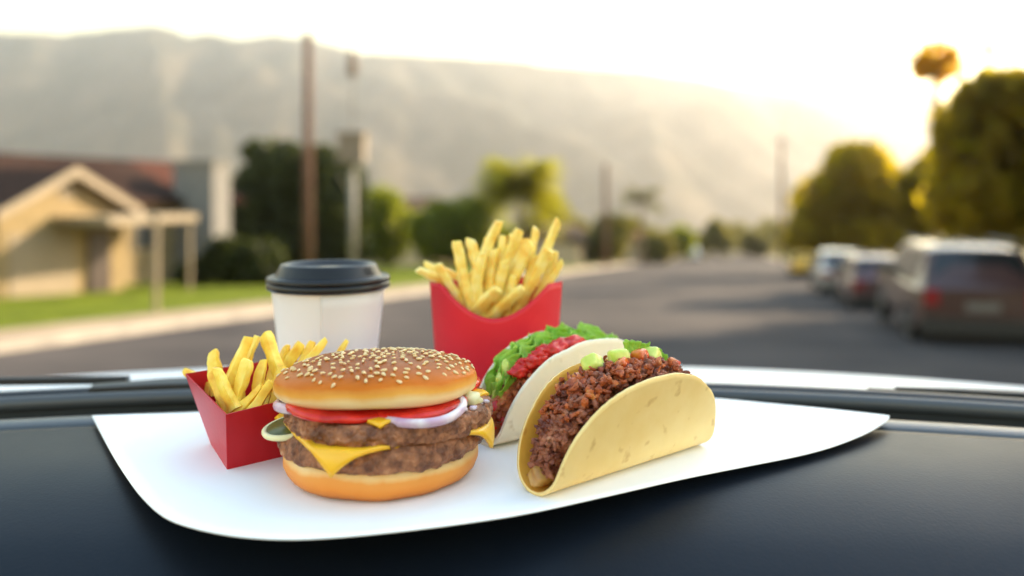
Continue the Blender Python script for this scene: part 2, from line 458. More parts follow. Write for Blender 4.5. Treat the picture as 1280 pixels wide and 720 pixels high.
# ------------------------------------------------------------------- plants
def crown_mesh(blobs, n, size, seed, core=.72):
    rng = np.random.default_rng(seed)
    V_, F_ = [], []
    vol = np.array([b[3] * b[4] * b[5] for b in blobs]) ** (2 / 3)
    cnt = (n * vol / vol.sum()).astype(int)
    base = 0
    for b, c in zip(blobs, cnt):
        d = rng.normal(size=(c, 3)); d /= np.linalg.norm(d, axis=1)[:, None]
        # clumps: pull directions towards cluster centres
        cl = rng.normal(size=(26, 3)); cl /= np.linalg.norm(cl, axis=1)[:, None]
        k = rng.integers(0, 26, c)
        d = d + cl[k] * 1.5; d /= np.linalg.norm(d, axis=1)[:, None]
        amp = rng.uniform(.82, 1.14, 26)[k]
        r = (rng.uniform(.45, 1, c) ** .5) * amp
        p = np.array(b[:3]) + d * r[:, None] * np.array(b[3:])
        a = rng.normal(size=(c, 3)); a /= np.linalg.norm(a, axis=1)[:, None]
        q = rng.normal(size=(c, 3)); e = np.cross(a, q); e /= np.linalg.norm(e, axis=1)[:, None]
        s = size * rng.uniform(.55, 1.25, c)[:, None]
        A = a * s; B = e * s * .55
        quad = np.stack([p - A, p + B, p + A, p - B], 1).reshape(-1, 3)
        V_.append(quad)
        F_.append(np.arange(base, base + 4 * c).reshape(-1, 4)); base += 4 * c
    verts = np.concatenate(V_).tolist(); faces = np.concatenate(F_).tolist()
    if core:
        for b in blobs:
            bm = bmesh.new(); bmesh.ops.create_icosphere(bm, subdivisions=3, radius=1)
            o = len(verts)
            for v in bm.verts:
                k = core * (1 + .25 * mn.noise(v.co * 2.3 + Vector((seed, b[0], b[2]))))
                verts.append([b[i] + v.co[i] * k * b[3 + i] for i in range(3)])
            for f in bm.faces: faces.append([o + v.index for v in f.verts])
            bm.free()
    return verts, faces
def broad_tree(name, label, base, blobs, n, size, seed, lm, cat='tree', trunk_r=.25, group=None, core=.72, trunk=True):
    t = thing(name, label, cat, base, group=group)
    v, f = crown_mesh(blobs, n, size, seed, core)
    mesh_obj('crown', v, f, lm, t)
    if trunk:
        rng = random.Random(seed)
        top = min(b[2] for b in blobs)
        mb = MB()
        mb.tube([(0, 0, -.3), (.06, .02, top * .4), (rng.uniform(-.2, .2), 0, top * .9 + .2)], [trunk_r * 1.25, trunk_r, trunk_r * .7], 10)
        for b in blobs:
            mb.tube([(0, 0, top * .55), (b[0] * .5, b[1] * .5, (top * .6 + b[2]) / 2), (b[0], b[1], b[2] + b[5] * .3)], [trunk_r * .6, trunk_r * .4, trunk_r * .12], 7)
        mb.build('trunk', M['bark'], t, True)
    return t
def tree_px(name, label, d, blobs_px, n, size, seed, lm, **k):
    """blobs given by picture position and size at distance d: (px, py, rx, ry)"""
    cx = sum(b[0] for b in blobs_px) / len(blobs_px)
    base = at(cx, d, .1)
    bl = []
    for i, b in enumerate(blobs_px):
        s = d / 1000
        dz = (HOR - b[1]) * s + CAM_H - base.z
        bl.append(((b[0] - cx) * s, ((i * 7) % 3 - 1) * .25 * b[2] * s, dz, b[2] * s, (b[2] + b[3]) * .5 * s, b[3] * s))
    return broad_tree(name, label, base, bl, n, size, seed, lm, **k)

tree_px('tree', 'large dark green tree behind the tall brown pole, spreading over a fence line', 50,
        [(352, 212, 38, 38), (312, 262, 46, 50), (372, 258, 54, 56), (425, 252, 36, 62), (335, 305, 70, 40), (415, 305, 46, 42), (325, 192, 20, 18), (340, 245, 46, 46), (392, 300, 54, 42), (296, 300, 40, 46), (400, 196, 22, 16)], 15000, .34, 3, M['leaf_dark'], trunk_r=.35)
tree_px('bush', 'round green bush just right of the pale street post', 62, [(480, 268, 30, 36), (478, 305, 34, 26), (497, 285, 20, 30)], 3500, .32, 4, M['leaf_mid'], cat='bush', trunk_r=.15)
tree_px('bush', 'wide bright green bush behind the tall red fries carton', 58, [(545, 285, 34, 34), (585, 278, 30, 32), (565, 308, 48, 26)], 4200, .30, 5, M['leaf_mid'], cat='bush', trunk_r=.15)
tree_px('bush', 'olive bush beside the thin wooden pole across the street', 82, [(765, 295, 26, 28), (742, 310, 22, 22)], 2500, .36, 6, M['leaf_olive'], cat='bush', trunk_r=.15)
tree_px('bush', 'low dark bush in front of the tan wall', 92, [(722, 315, 20, 17), (820, 308, 26, 20)], 2000, .36, 7, M['leaf_olive'], cat='bush', trunk_r=.12)
tree_px('tree', 'small dark tree on the far verge, left of the pale blue car', 112, [(850, 302, 20, 19)], 1500, .42, 8, M['leaf_mid'], trunk_r=.15)
tree_px('tree', 'taller hazy tree at the far end of the street', 135, [(893, 292, 14, 20), (905, 303, 18, 16)], 1500, .48, 9, M['leaf_olive'], trunk_r=.2)
tree_px('tree', 'hazy low tree at the end of the street left of the thin far pole', 150, [(945, 302, 24, 17)], 1500, .5, 10, M['leaf_olive'], trunk_r=.2)
tree_px('tree', 'hazy tree behind the street, between the small palm and the far pole', 160, [(800, 296, 34, 14)], 1500, .5, 18, M['leaf_olive'], trunk_r=.2)
FAR = [('bush', 'hazy shrub at the verge just right of the yellow green palm', 96, [(718, 300, 22, 26)], M['leaf_olive']),
       ('tree', 'hazy tree filling the gap right of the thin weathered pole', 125, [(785, 290, 24, 22), (770, 305, 20, 16)], M['leaf_olive']),
       ('bush', 'pale hazy shrub under the small palm', 120, [(815, 312, 22, 13)], M['leaf_mid']),
       ('bush', 'hazy shrub left of the tallest far tree at the street end', 145, [(872, 306, 16, 15)], M['leaf_olive']),
       ('tree', 'hazy tree over the far end of the roadway', 170, [(922, 297, 20, 20), (938, 304, 20, 14)], M['leaf_olive']),
       ('tree', 'hazy tree touching the faint far utility pole', 165, [(962, 295, 18, 22), (980, 300, 20, 18)], M['leaf_olive']),
       ('bush', 'dim shrub between the wide green bush and the yellow green palm', 88, [(628, 306, 26, 24)], M['leaf_mid']),
       ('tree', 'dim tree behind the yellow green palm and the tan house', 130, [(690, 278, 26, 26), (665, 290, 22, 24)], M['leaf_olive'])]
for i, (nm, lab, d_, bl_, lm_) in enumerate(FAR):
    tree_px(nm, lab, d_, bl_, 1600, .46, 50 + i, lm_, cat=nm, trunk_r=.15, core=.5)
tree_px('bush', 'dark hedge against the house between chimney and porch', 33, [(258, 338, 24, 18), (285, 326, 30, 30), (318, 330, 34, 30), (240, 342, 20, 14)], 5000, .2, 11, M['leaf_dark'], cat='hedge', trunk_r=.1)
# right side of the street
tree_px('tree', 'big rounded backlit tree behind the row of parked cars', 50,
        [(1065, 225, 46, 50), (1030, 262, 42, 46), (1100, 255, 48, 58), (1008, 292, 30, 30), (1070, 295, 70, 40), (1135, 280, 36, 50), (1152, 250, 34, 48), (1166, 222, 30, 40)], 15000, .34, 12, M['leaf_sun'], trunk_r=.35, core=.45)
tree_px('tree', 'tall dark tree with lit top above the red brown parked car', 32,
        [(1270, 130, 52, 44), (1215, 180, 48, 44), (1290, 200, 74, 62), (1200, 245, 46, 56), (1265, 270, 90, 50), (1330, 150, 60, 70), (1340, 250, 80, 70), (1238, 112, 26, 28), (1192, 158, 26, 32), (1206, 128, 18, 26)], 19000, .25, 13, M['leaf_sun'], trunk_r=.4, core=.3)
# unseen trees added beside the car to shade dash, food and near street
for i, (x, y, r, h, sd_) in enumerate([(12.0, 8.6, 4.4, 11.8, 22), (16.6, 15.2, 5.0, 12.5, 21), (20.5, 22.5, 5.6, 12.5, 26), (24.5, 18.2, 5.4, 14.5, 27)]):
    lab = ['shade tree on the right verge nearest the dashboard', 'shade tree on the right verge abreast of the red brown parked car', 'shade tree on the right verge just before the tall dark tree with lit top', 'tallest shade tree, standing a row behind the others on the right verge'][i]
    base = Vector((x, y, gz(x, y) + .1))
    broad_tree('tree', lab, base, [(0, 0, h * .76, r * .8, r * .8, h * .24), (-r * .35, -r * .5, h * .58, r * .6, r * .6, h * .26), (r * .3, r * .5, h * .58, r * .65, r * .6, h * .26), (0, 0, h * .45, r * .7, r * .8, h * .2)],
               7000, .34, sd_, M['leaf_dark'], trunk_r=.35, core=.86)

def palm(name, label, base, height, rad, nf, seed, lm, droop=.75, trunk_r=.18, wide=.30, lift=.35, elr=(-.6, 1.4)):
    t = thing(name, label, 'palm tree', base)
    rng = random.Random(seed)
    lean = Vector((rng.uniform(-.3, .3), rng.uniform(-.3, .3), 0))
    MB().tube([Vector((0, 0, -.2)), Vector((0, 0, height * .35)) + lean * .4, Vector((0, 0, height * .7)) + lean, Vector((0, 0, height)) + lean], [trunk_r * 1.3, trunk_r, trunk_r * .9, trunk_r * .85], 10).build('trunk', M['palmbark'], t, True)
    c = Vector((0, 0, height)) + lean
    V_, F_ = [], []
    for k in range(nf):
        a = 2 * math.pi * (k * .618 % 1) + rng.uniform(-.2, .2)
        el = rng.uniform(*elr)
        L = rad * rng.uniform(.8, 1.1)
        d = Vector((math.cos(a), math.sin(a), 0)); side = Vector((-math.sin(a), math.cos(a), 0))
        prev = None
        for s in range(9):
            q = s / 8
            p = c + d * L * q * math.cos(el * (1 - q * .4)) + Vector((0, 0, L * (math.sin(el) * q + lift * q - droop * q * q)))
            # leaflets on both sides of the rib
            wl = L * wide * math.sin(math.pi * min(1, q * .9 + .08))
            for sg in (-1, 1):
                b = len(V_)
                o = side * sg
                tip = p + o * wl + d * wl * .5 + Vector((0, 0, -wl * .35 + rng.uniform(-.05, .05)))
                V_ += [p - d * L * .045, p + d * L * .045, tip]
                F_.append((b, b + 1, b + 2))
            if prev is not None:
                b = len(V_)
                V_ += [prev - side * .02, prev + side * .02, p + side * .015, p - side * .015]
                F_.append((b, b + 1, b + 2, b + 3))
            prev = p
    mesh_obj('crown', V_, F_, lm, t)
    return t
def palm_px(label, px, d, top_py, rad_px, nf, seed, lm, **k):
    b = at(px, d, .1)
    hgt = (HOR - top_py) * d / 1000 + CAM_H - b.z
    return palm('palm_tree', label, b, hgt, rad_px * d / 1000, nf, seed, lm, **k)
palm_px('broad yellow green palm behind the tall red fries carton', 655, 60, 240, 70, 150, 31, M['palm_leaf'], wide=.36)
palm_px('small hazy palm between the thin pole and the street end', 805, 85, 252, 34, 46, 32, M['leaf_olive'])
def fan_palm(label, px, d, py, rpx, seed):
    b = at(px, d, .1)
    s = d / 1000
    h = (HOR - py) * s + CAM_H - b.z
    t = thing('palm_tree', label, 'palm tree', b)
    MB().tube([(0, 0, -.2), (.1, 0, h * .4), (.05, 0, h * .75), (0, 0, h)], [.26, .22, .20, .19], 10).build('trunk', M['palmbark'], t, True)
    r = rpx * s
    v, f = crown_mesh([(0, 0, h + r * .15, r * .85, r * .85, r * .62), (-r * .35, 0, h - r * .25, r * .6, r * .6, r * .45), (r * .5, 0, h - r * .3, r * .6, r * .5, r * .5)], 230, .42, seed, core=0)
    rng = random.Random(seed)
    # stiff fan stalks that stick out of the mop
    for k in range(34):
        a = rng.uniform(0, 6.28); el = rng.uniform(-.7, 1.4); L = r * rng.uniform(1.0, 1.22)
        dr = Vector((math.cos(a) * math.cos(el), math.sin(a) * math.cos(el), math.sin(el)))
        sd_ = dr.orthogonal().normalized() * L * .16
        c = Vector((0, 0, h)); n0 = len(v)
        v += [list(c), list(c + dr * L * .75 - sd_), list(c + dr * L), list(c + dr * L * .75 + sd_)]
        f.append([n0, n0 + 1, n0 + 2, n0 + 3])
    mesh_obj('crown', v, f, M['leaf_gold'], t)
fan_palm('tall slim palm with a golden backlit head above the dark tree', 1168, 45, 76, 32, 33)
palm_px('pale feathery palm over the top of the dark tree at right', 1238, 60, 66, 48, 40, 34, M['leaf_olive'], trunk_r=.13, wide=.14)
palm_px('young palm in the round bush left of the yellow green palm', 612, 66, 262, 26, 40, 35, M['palm_leaf'], trunk_r=.14)

# ------------------------------------------------------- poles, posts, signs
def pole(label, px, d, top_py, r, m, arms=0):
    b = at(px, d)
    h = (HOR - top_py) * d / 1000 + CAM_H - b.z
    t = thing('utility_pole', label, 'pole', b)
    MB().tube([(0, 0, -.3), (0, 0, h * .5), (0, 0, h)], [r * 1.15, r, r * .8], 14).build('shaft', m, t, True)
    if arms:
        MB().box(-.8, .8, -.06, .06, h - .75, h - .6).build('crossarm', m, t)
    return t
pole('tall brown wooden utility pole in front of the large dark tree', 385, 40, 40, .23, M['oldwood'])
pole('thin weathered wooden pole beside the olive bush down the street', 757, 70, 205, .22, M['oldwood'])
pole('faint far utility pole at the end of the parked cars', 977, 95, 172, .24, M['oldwood'], 1)
def lamp_post():
    b = at(441, 44)
    s = 44 / 1000
    Z = lambda py: (HOR - py) * s + CAM_H - b.z
    t = thing('street_post', 'pale metal street post with square box and a brown canister above it', 'post', b)
    MB().tube([(0, 0, -.2), (0, 0, Z(200))], [.20, .17], 14).build('shaft', M['greymetal'], t, True)
    MB().tube([(0, 0, Z(172)), (0, 0, Z(0))], [.035, .03], 8).build('rod', M['greymetal'], t, True)
    bx = MB().box(-.70, .70, -.6, .6, Z(203), Z(170)); bx.box(-.78, .78, -.68, .68, Z(170) + .005, Z(166)).build('junction_box', M['boxgrey'], t)
    MB().lathe([(.2, Z(96)), (.27, Z(93)), (.27, Z(70)), (.18, Z(64))], 20).build('canister', M['brownmetal'], t, True, angle=R(40))
lamp_post()
def lawn_post():
    b = at(195, 19, .13)
    s = 19 / 1000
    Z = lambda py: (HOR - py) * s + CAM_H - b.z
    t = thing('lawn_post', 'slim white wooden post standing on the lawn before the house', 'post', b)
    MB().box(-.05, .05, -.05, .05, -.1, Z(274)).build('shaft', M['white_wood'], t)
    MB().box(-.10, .10, -.10, .10, Z(274) + .003, Z(269)).build('cap', M['white_wood'], t)
lawn_post()

# ------------------------------------------------------------------- houses
def house_left():
    """local x = towards the street, local y = along the street"""
    o = road(-21.6, 21.5, .1)
    t = thing('house', 'cream bungalow with front gable, porch and brown roof on green lawn', 'house', o, -AZ)
    gw, eh, ah = 2.55, 2.80, 4.0
    wb = MB()
    # garage wing with the gable towards the street
    poly = [(-gw, -.6), (gw, -.6), (gw, eh), (0, ah), (-gw, eh)]
    wb.prism(poly, -3.2, 0, 'x')
    wb.box(-9.5, -3.205, -14, 13.2, -.8, 2.9)
    wb.build('wall', M['cream'], t)
    # gable roof: two slopes with barge boards
    rf = MB()
    k = (ah - eh) / gw
    for sg in (-1, 1):
        p = [(0, ah + .03), (sg * (gw + .45), ah + .03 - k * (gw + .45)), (sg * (gw + .45), ah + .21 - k * (gw + .45)), (0, ah + .22)]
        rf.prism(p if sg > 0 else p[::-1], -5.2, .42, 'x')
    # main roof, ridge along the street
    mr = [(-10.2, 2.75), (-6.3, 4.75), (-2.6, 2.85), (-2.6, 3.02), (-6.3, 4.95), (-10.2, 2.93)]
    rf.prism([mr[0], mr[1], mr[4], mr[5]], -14.6, 9.7, 'y'); rf.prism([mr[1], mr[2], mr[3], mr[4]], -14.6, 9.7, 'y')
    roof = rf.build('roof', M['shingle'], t)
    r2 = MB(); r2.prism([mr[0], mr[1], mr[4], mr[5]], 9.705, 13.8, 'y'); r2.prism([mr[1], mr[2], mr[3], mr[4]], 9.705, 13.8, 'y'); r2.build('wing_roof', M['redroof'], t)
    gb = MB(); gb.prism([(-9.5, 2.95), (-6.3, 4.6), (-3.3, 2.95)], -13.95, -13.8, 'y'); gb.build('gable_wall', M['cream'], t)
    MB().prism([(-9.5, 2.95), (-6.3, 4.6), (-3.3, 2.95)], 13.0, 13.15, 'y').build('gable_wall', M['cream'], t)
    bb = MB()
    for sg in (-1, 1):
        p = [(0, ah - .06), (sg * (gw + .45), ah - .06 - k * (gw + .45)), (sg * (gw + .45), ah + .24 - k * (gw + .45)), (0, ah + .26)]
        bb.prism(p if sg > 0 else p[::-1], .425, .49, 'x')
    bb.build('barge_board', M['white_wood'], t)
    # porch roof across the front, on posts
    MB().box(.003, 2.3, -.6, 3.7, 2.35, 2.62).build('porch_roof', M['white_wood'], t)
    for y in (3.5,):
        MB().box(2.05, 2.15, y - .05, y + .05, -.6, 2.348).build('porch_post', M['white_wood'], t)
    gd = MB(); gd.box(.004, .05, -2.2, .35, -.4, 2.1).build('garage_door', M['white_wood'], t)
    MB().box(.004, .06, .9, 1.9, -.4, 2.05).build('door', M['darkdoor'], t)
    MB().box(-3.2, -3.15, 4.2, 5.6, -.4, 2.1).build('door', M['darkdoor'], t)
    f = MB(); f.box(-3.2, -3.12, 6.6, 8.3, .9, 2.1); wf = f.build('window', M['white_wood'], t)
    MB().box(-3.115, -3.10, 6.7, 8.2, 1.0, 2.0).build('pane', M['glass'], wf)
    # attic vent louvre in the gable
    MB().box(.004, .04, -.3, .3, 3.2, 3.6).build('attic_vent', M['white_wood'], t)
    ch = MB(); ch.box(-3.3, -1.2, 9.3, 10.6, -.8, 4.65); ch.box(-3.4, -1.1, 9.2, 10.7, 4.655, 4.85)
    ch.build('chimney', M['greywall'], t)
house_left()
def small_house(label, px, d, wx, wy, eh, rh, wm, rm, ridge='x'):
    b = at(px, d)
    t = thing('house', label, 'house', b, -AZ)
    MB().box(-wx, wx, -wy, wy, -1.5, eh).build('wall', wm, t)
    rf = MB()
    if ridge == 'y': rf.prism([(-wx - .5, eh - .1), (0, eh + rh), (wx + .5, eh - .1), (wx + .5, eh + .1), (0, eh + rh + .2), (-wx - .5, eh + .1)], -wy - .4, wy + .4, 'y')
    else: rf.prism([(-wy - .5, eh - .1), (0, eh + rh), (wy + .5, eh - .1), (wy + .5, eh + .1), (0, eh + rh + .2), (-wy - .5, eh + .1)], -wx - .4, wx + .4, 'x')
    r = rf.build('roof', rm, t)
    for y in (-wy * .5, wy * .5):
        f = MB().box(wx + .003, wx + .06, y - .8, y + .8, .9, 2.1).build('window', M['white_wood'], t)
        MB().box(wx + .065, wx + .075, y - .7, y + .7, 1.0, 2.0).build('pane', M['glass'], f)
    MB().box(wx + .003, wx + .05, -.5, .5, -.5, 2.05).build('door', M['darkdoor'], t)
    return t
small_house('house with brown roof showing between the two green bushes', 515, 78, 4.5, 6, 4.6, 1.9, M['tanwall'], M['shingle'], 'y')
small_house('small tan house at the far street side behind the olive bush', 795, 102, 3.2, 5, 2.4, 1.2, M['tanwall'], M['redroof'], 'y')
small_house('tan house behind the yellow green palm', 690, 84, 4, 6, 2.6, 1.6, M['tanwall'], M['shingle'], 'y')

# ----------------------------------------------------------------- vehicles
def vehicle(name, label, cat, lat, along, paint, kind='suv', group='cars parked along the right kerb', yaw=0.0, L=None, W=None, H=None):
    t = thing(name, label, cat, road(lat, along, .012), -AZ + yaw, group)
    dflt = {'suv': (4.6, 1.98, 1.78), 'sedan': (4.5, 1.80, 1.45), 'hatch': (3.9, 1.72, 1.5), 'van': (4.8, 1.95, 2.0)}[kind]
    L = L or dflt[0]; W = W or dflt[1]; H = H or dflt[2]
    hl, hw = L / 2, W / 2
    zb = .30 if kind in ('suv', 'van') else .22
    belt = H * .585
    hood = H * .56
    # roofline along the car, y forward
    if kind == 'sedan': prof = [(-hl, .62), (-hl + .1, .66), (-hl + .85, .68), (-hl + 1.45, .96), (-.1, 1), (.45, .98), (1.25, .66), (hl - .35, .60), (hl, .45)]
    elif kind == 'van': prof = [(-hl, .62), (-hl + .12, .95), (-hl + .4, 1), (.7, 1), (1.0, .97), (1.75, .62), (hl - .2, .55), (hl, .42)]
    else: prof = [(-hl, .60), (-hl + .10, .66), (-hl + .42, .965), (-hl + .7, 1), (0, 1), (.35, .98), (1.1, .62), (hl - .3, .56), (hl, .42)]
    def top(y):
        for (a, za), (b, zb_) in zip(prof, prof[1:]):
            if a <= y <= b: return H * (za + (zb_ - za) * (y - a) / (b - a))
        return H * prof[-1][1]
    ys = sorted(set([p[0] for p in prof] + [-hl + .03, hl - .08, hl - .7] + list(np.linspace(-hl, hl, 25).round(3))))
    rings = []
    def half(y):
        e = min(1, (hl - abs(y)) / .5)
        return hw * (.90 + .10 * math.sin(e * math.pi / 2))
    tumble = .25 if kind == 'suv' else .18
    def ring(y):
        h = half(y); z = top(y); bz = min(belt, z - .04)
        wt = h - tumble * max(0, (z - belt) / (H - belt)) - .05
        rz = zb + (.12 if abs(y) > hl - .1 else 0)
        side = [(h * .86, rz), (h * .985, rz + .12), (h, (rz + bz) / 2), (h * .985, bz), (h * .96 - .01, bz + .03 if z > bz + .08 else bz + .01), (wt + .03, z - .05), (wt - .06, z - .008), (wt * .5, z + .012)]
        return [(x, y, zz) for x, zz in side] + [(-x, y, zz) for x, zz in side[::-1]]
    vs_, fs = [], []
    for y in ys: rings.append(ring(y)); vs_ += rings[-1]
    n = 16
    for i in range(len(ys) - 1):
        for k in range(n):
            fs.append((i * n + k, i * n + (k + 1) % n, (i + 1) * n + (k + 1) % n, (i + 1) * n + k))
    fs.append(tuple(range(n))); fs.append(tuple(range((len(ys) - 1) * n, len(ys) * n))[::-1])
    bm = bmesh.new(); bv = [bm.verts.new(v) for v in vs_]
    for f in fs: bm.faces.new([bv[i] for i in f])
    bm_obj('body', bm, paint, t, angle=R(38))
    # side windows follow the tumblehome
    def wallx(y, z):
        h = half(y); zt = top(y)
        wt = h - tumble * max(0, (zt - belt) / (H - belt)) - .05
        q = (z - belt - .03) / max(.05, zt - .05 - belt - .03)
        return (h * .96 - .01) + (wt + .03 - (h * .96 - .01)) * q
    spans = {'suv': [(-hl + .62, -hl + 1.35), (-hl + 1.45, -.15), (-.05, .75)], 'hatch': [(-hl + .6, -.35), (-.25, .75)], 'sedan': [(-hl + 1.45, -.25), (-.15, .85)], 'van': [(-hl + .55, -.9), (-.8, .4), (.5, 1.3)]}[kind]
    for sg in (-1, 1):
        for a, b in spans:
            z0, za, zb2 = belt + .05, min(top(a), H) - .12, min(top(b), H) - .12
            zb2 = max(zb2, z0 + .06)
            q = [(a, z0), (b, z0), (b, zb2), (a, za)]
            outer = [(sg * (wallx(y, z) + .012), y, z) for y, z in q]
            inner = [(sg * (wallx(y, z) - .03), y, z) for y, z in q]
            MB().add(outer + inner, [(0, 1, 2, 3), (7, 6, 5, 4), (0, 4, 5, 1), (1, 5, 6, 2), (2, 6, 7, 3), (3, 7, 4, 0)]).build('side_window', M['carglass'], t)
    def slanted(name, y0, z0, y1, z1, w0, w1, off, m):
        d = Vector((0, y1 - y0, z1 - z0)).normalized(); nrm = Vector((0, -d.z, d.y)) * off
        q = [Vector((-w0, y0, z0)), Vector((w0, y0, z0)), Vector((w1, y1, z1)), Vector((-w1, y1, z1))]
        a = [p + nrm for p in q]; b = [p - nrm * 2 for p in q]
        MB().add(a + b, [(0, 1, 2, 3), (7, 6, 5, 4), (0, 4, 5, 1), (1, 5, 6, 2), (2, 6, 7, 3), (3, 7, 4, 0)]).build(name, m, t)
    if kind == 'sedan': slanted('rear_window', -hl + .9, H * .70, -hl + 1.42, H * .945, hw * .74, hw * .66, .015, M['carglass'])
    else: slanted('rear_window', -hl + .10 + .04, H * .675, -hl + .40, H * .945, hw * .76, hw * (.64 if kind == 'suv' else .68), .016, M['carglass'])
    slanted('windshield', 1.08 if kind != 'van' else 1.72, H * .64, .40 if kind != 'van' else 1.05, H * .96, hw * .80, hw * .70, -.014, M['carglass'])
    # lamps, bumpers, plate
    for sg in (-1, 1):
        x0, x1 = sorted((sg * hw * .90, sg * hw * .66))
        if kind in ('suv', 'hatch', 'van'): MB().box(x0, x1, -hl - .02, -hl + .10, H * .45, H * .60).build('tail_light', M['taillight'], t)
        else: MB().box(*sorted((sg * hw * .92, sg * hw * .55)), -hl - .02, -hl + .10, H * .50, H * .60).build('tail_light', M['taillight'], t)
        MB().box(*sorted((sg * hw * .85, sg * hw * .6)), hl - .16, hl + .015, H * .33, H * .42).build('headlight', M['lamp_clear'], t)
        MB().box(*sorted((sg * (hw + .17), sg * (hw - .06))), .72, .84, belt + .03, belt + .18).build('mirror', M['blackplastic'], t)
    bp = MB().box(-hw * .93, hw * .93, -hl - .10, -hl + .12, zb + .02, zb + .30).build('rear_bumper', M['blackplastic'], t)
    MB().box(-hw * .9, hw * .9, hl - .12, hl + .08, zb, zb + .26).build('front_bumper', M['blackplastic'], t)
    MB().box(-.26, .26, -hl - .02, -hl + .03, H * .40, H * .40 + .15).build('number_plate', M['plate'], t)
    if kind == 'suv':
        for sg in (-1, 1):
            MB().box(*sorted((sg * (hw - .30), sg * (hw - .26))), -hl + .8, .1, H + .03, H + .07).build('roof_rail', M['greymetal'], t)
    wr = .37 if kind in ('suv', 'van') else .32
    for sg in (-1, 1):
        for y in (-hl + .85, hl - .85):
            prof_ = [(wr * .62, -.11), (wr * .93, -.11), (wr, -.07), (wr, .07), (wr * .93, .11), (wr * .62, .11)]
            wm = MB().lathe([(r_, sg * (hw - .11) + x_) for r_, x_ in prof_], 28, y, wr, axis='x')
            wo = wm.build('wheel', M['rubber'], t, angle=R(40))
            MB().lathe([(wr * .6, sg * (hw - .02)), (wr * .58, sg * (hw + .004)), (wr * .2, sg * (hw - .012)), (.03, sg * (hw - .006))], 28, y, wr, axis='x').build('rim', M['rim'], wo, angle=R(40))
            # dark wheel arch, a ring proud of the body side
            MB().lathe([(wr * 1.05, sg * (hw - .06)), (wr * 1.05, sg * (hw + .008)), (wr * 1.22, sg * (hw + .008)), (wr * 1.22, sg * (hw - .06))], 28, y, wr + .02, axis='x', cap=False).build('wheel_arch', M['blackplastic'], t)
    return t
vehicle('parked_car', 'red brown sport utility car with dark rear window, nearest in the parked row', 'car', 3.85, 17.2, M['car_silver'], 'suv')
vehicle('parked_car', 'dark maroon hatchback parked just ahead of the red brown utility car', 'car', 3.6, 24.6, M['car_red'], 'hatch')
vehicle('parked_car', 'white sedan parked ahead of the dark maroon hatchback', 'car', 3.5, 31.6, M['car_white'], 'sedan', H=1.6)
vehicle('parked_car', 'small yellow hatchback at the far end of the parked row', 'car', 3.6, 50, M['car_yellow'], 'hatch')
vehicle('distant_van', 'pale blue van far down the street', 'van', -7.2, 128, M['car_blue'], 'van', group=None)

# ------------------------------------------------------------ the own car
def edge_y(x): return .668 - .26 * (x + .06) ** 2
def own_car():
    t = thing('car', 'dark vinyl dashboard, wipers and white bonnet of the car the food stands in', 'car', (0, 0, 0))
    nx = 140
    xs = [-1.0 + 2.1 * i / nx for i in range(nx + 1)]
    def strip(name, prof, m, smooth=True):
        """prof: list of functions x -> (y, z); swept across the car"""
        vs_, fs = [], []
        k = len(prof)
        for x in xs:
            for f in prof:
                y, z = f(x); vs_.append((x, y, z))
        for i in range(nx):
            for j in range(k - 1):
                a = i * k + j
                fs.append((a, a + k, a + k + 1, a + 1))
        return mesh_obj(name, vs_, fs, m, t, smooth)
    def dz(y, x):
        # top pad: flat under the paper, rolling down towards the cabin
        d = max(0, .535 - y)
        return -.004 - 1.5 * d * d - .06 * max(0, d - .10) - .012 * (x * x)
    pr = []
    for k in range(60):
        q = k / 59
        pr.append(lambda x, q=q: ((.10 + (edge_y(x) - .052 - .10) * q), dz(.10 + (edge_y(x) - .052 - .10) * q, x)))
    pr.append(lambda x: (edge_y(x) - .049, dz(.6, x) - .003))
    pr.append(lambda x: (edge_y(x) - .048, dz(.6, x) - .012))
    strip('dashboard', pr, M['dash'])
    b = lambda dy, z: (lambda x: (edge_y(x) + dy, z - .012 * x * x))
    strip('defroster_ledge', [b(-.046, -.014), b(-.045, -.007), b(-.041, -.0045), b(-.030, -.003), b(-.022, -.0035), b(-.018, -.006), b(-.017, -.016), b(-.017, -.05)], M['ledge'])
    strip('cowl', [b(-.016, -.055), b(.03, -.055), b(.09, -.05), b(.115, -.03)], M['void'])
    seal = []
    for k in range(11):
        a = -1.0 + 3.4 * k / 10
        seal.append(b(.033 - .006 * math.cos(a), -.0052 + .0062 * math.sin(a)))
    strip('windshield_seal', seal, M['seal'])
    strip('cowl_lip', [b(.043, -.02), b(.046, -.004), b(.052, .0006), b(.066, -.001), b(.10, -.018), b(.13, -.05)], M['wiper'])
    # bonnet: gently crowned, falling away to the front
    hp = []
    for k in range(24):
        q = k / 23
        hp.append(lambda x, q=q: (edge_y(x) + .135 + q * .95, -.038 - .060 * q * .95 - 1.05 * max(0, q * .95 - .22) ** 1.7 - .03 * max(0, abs(x) - .3) ** 2))
    hp.insert(0, lambda x: (edge_y(x) + .132, -.07))
    hp.append(lambda x: (edge_y(x) + 1.09, -.95))
    strip('hood', hp, M['hood'])
    return t
own = own_car()
def wiper(px0, py0, px1, py1, d0, d1, label=None):
    o = bpy.data.objects.new('wiper', None); C.objects.link(o); o.parent = own
    a, b_ = pt(px0, py0, d0), pt(px1, py1, d1)
    mid = [a.lerp(b_, k / 8) + Vector((0, .006 * math.sin(math.pi * k / 8), .003 * math.sin(math.pi * k / 8))) for k in range(9)]
    return a, b_, mid
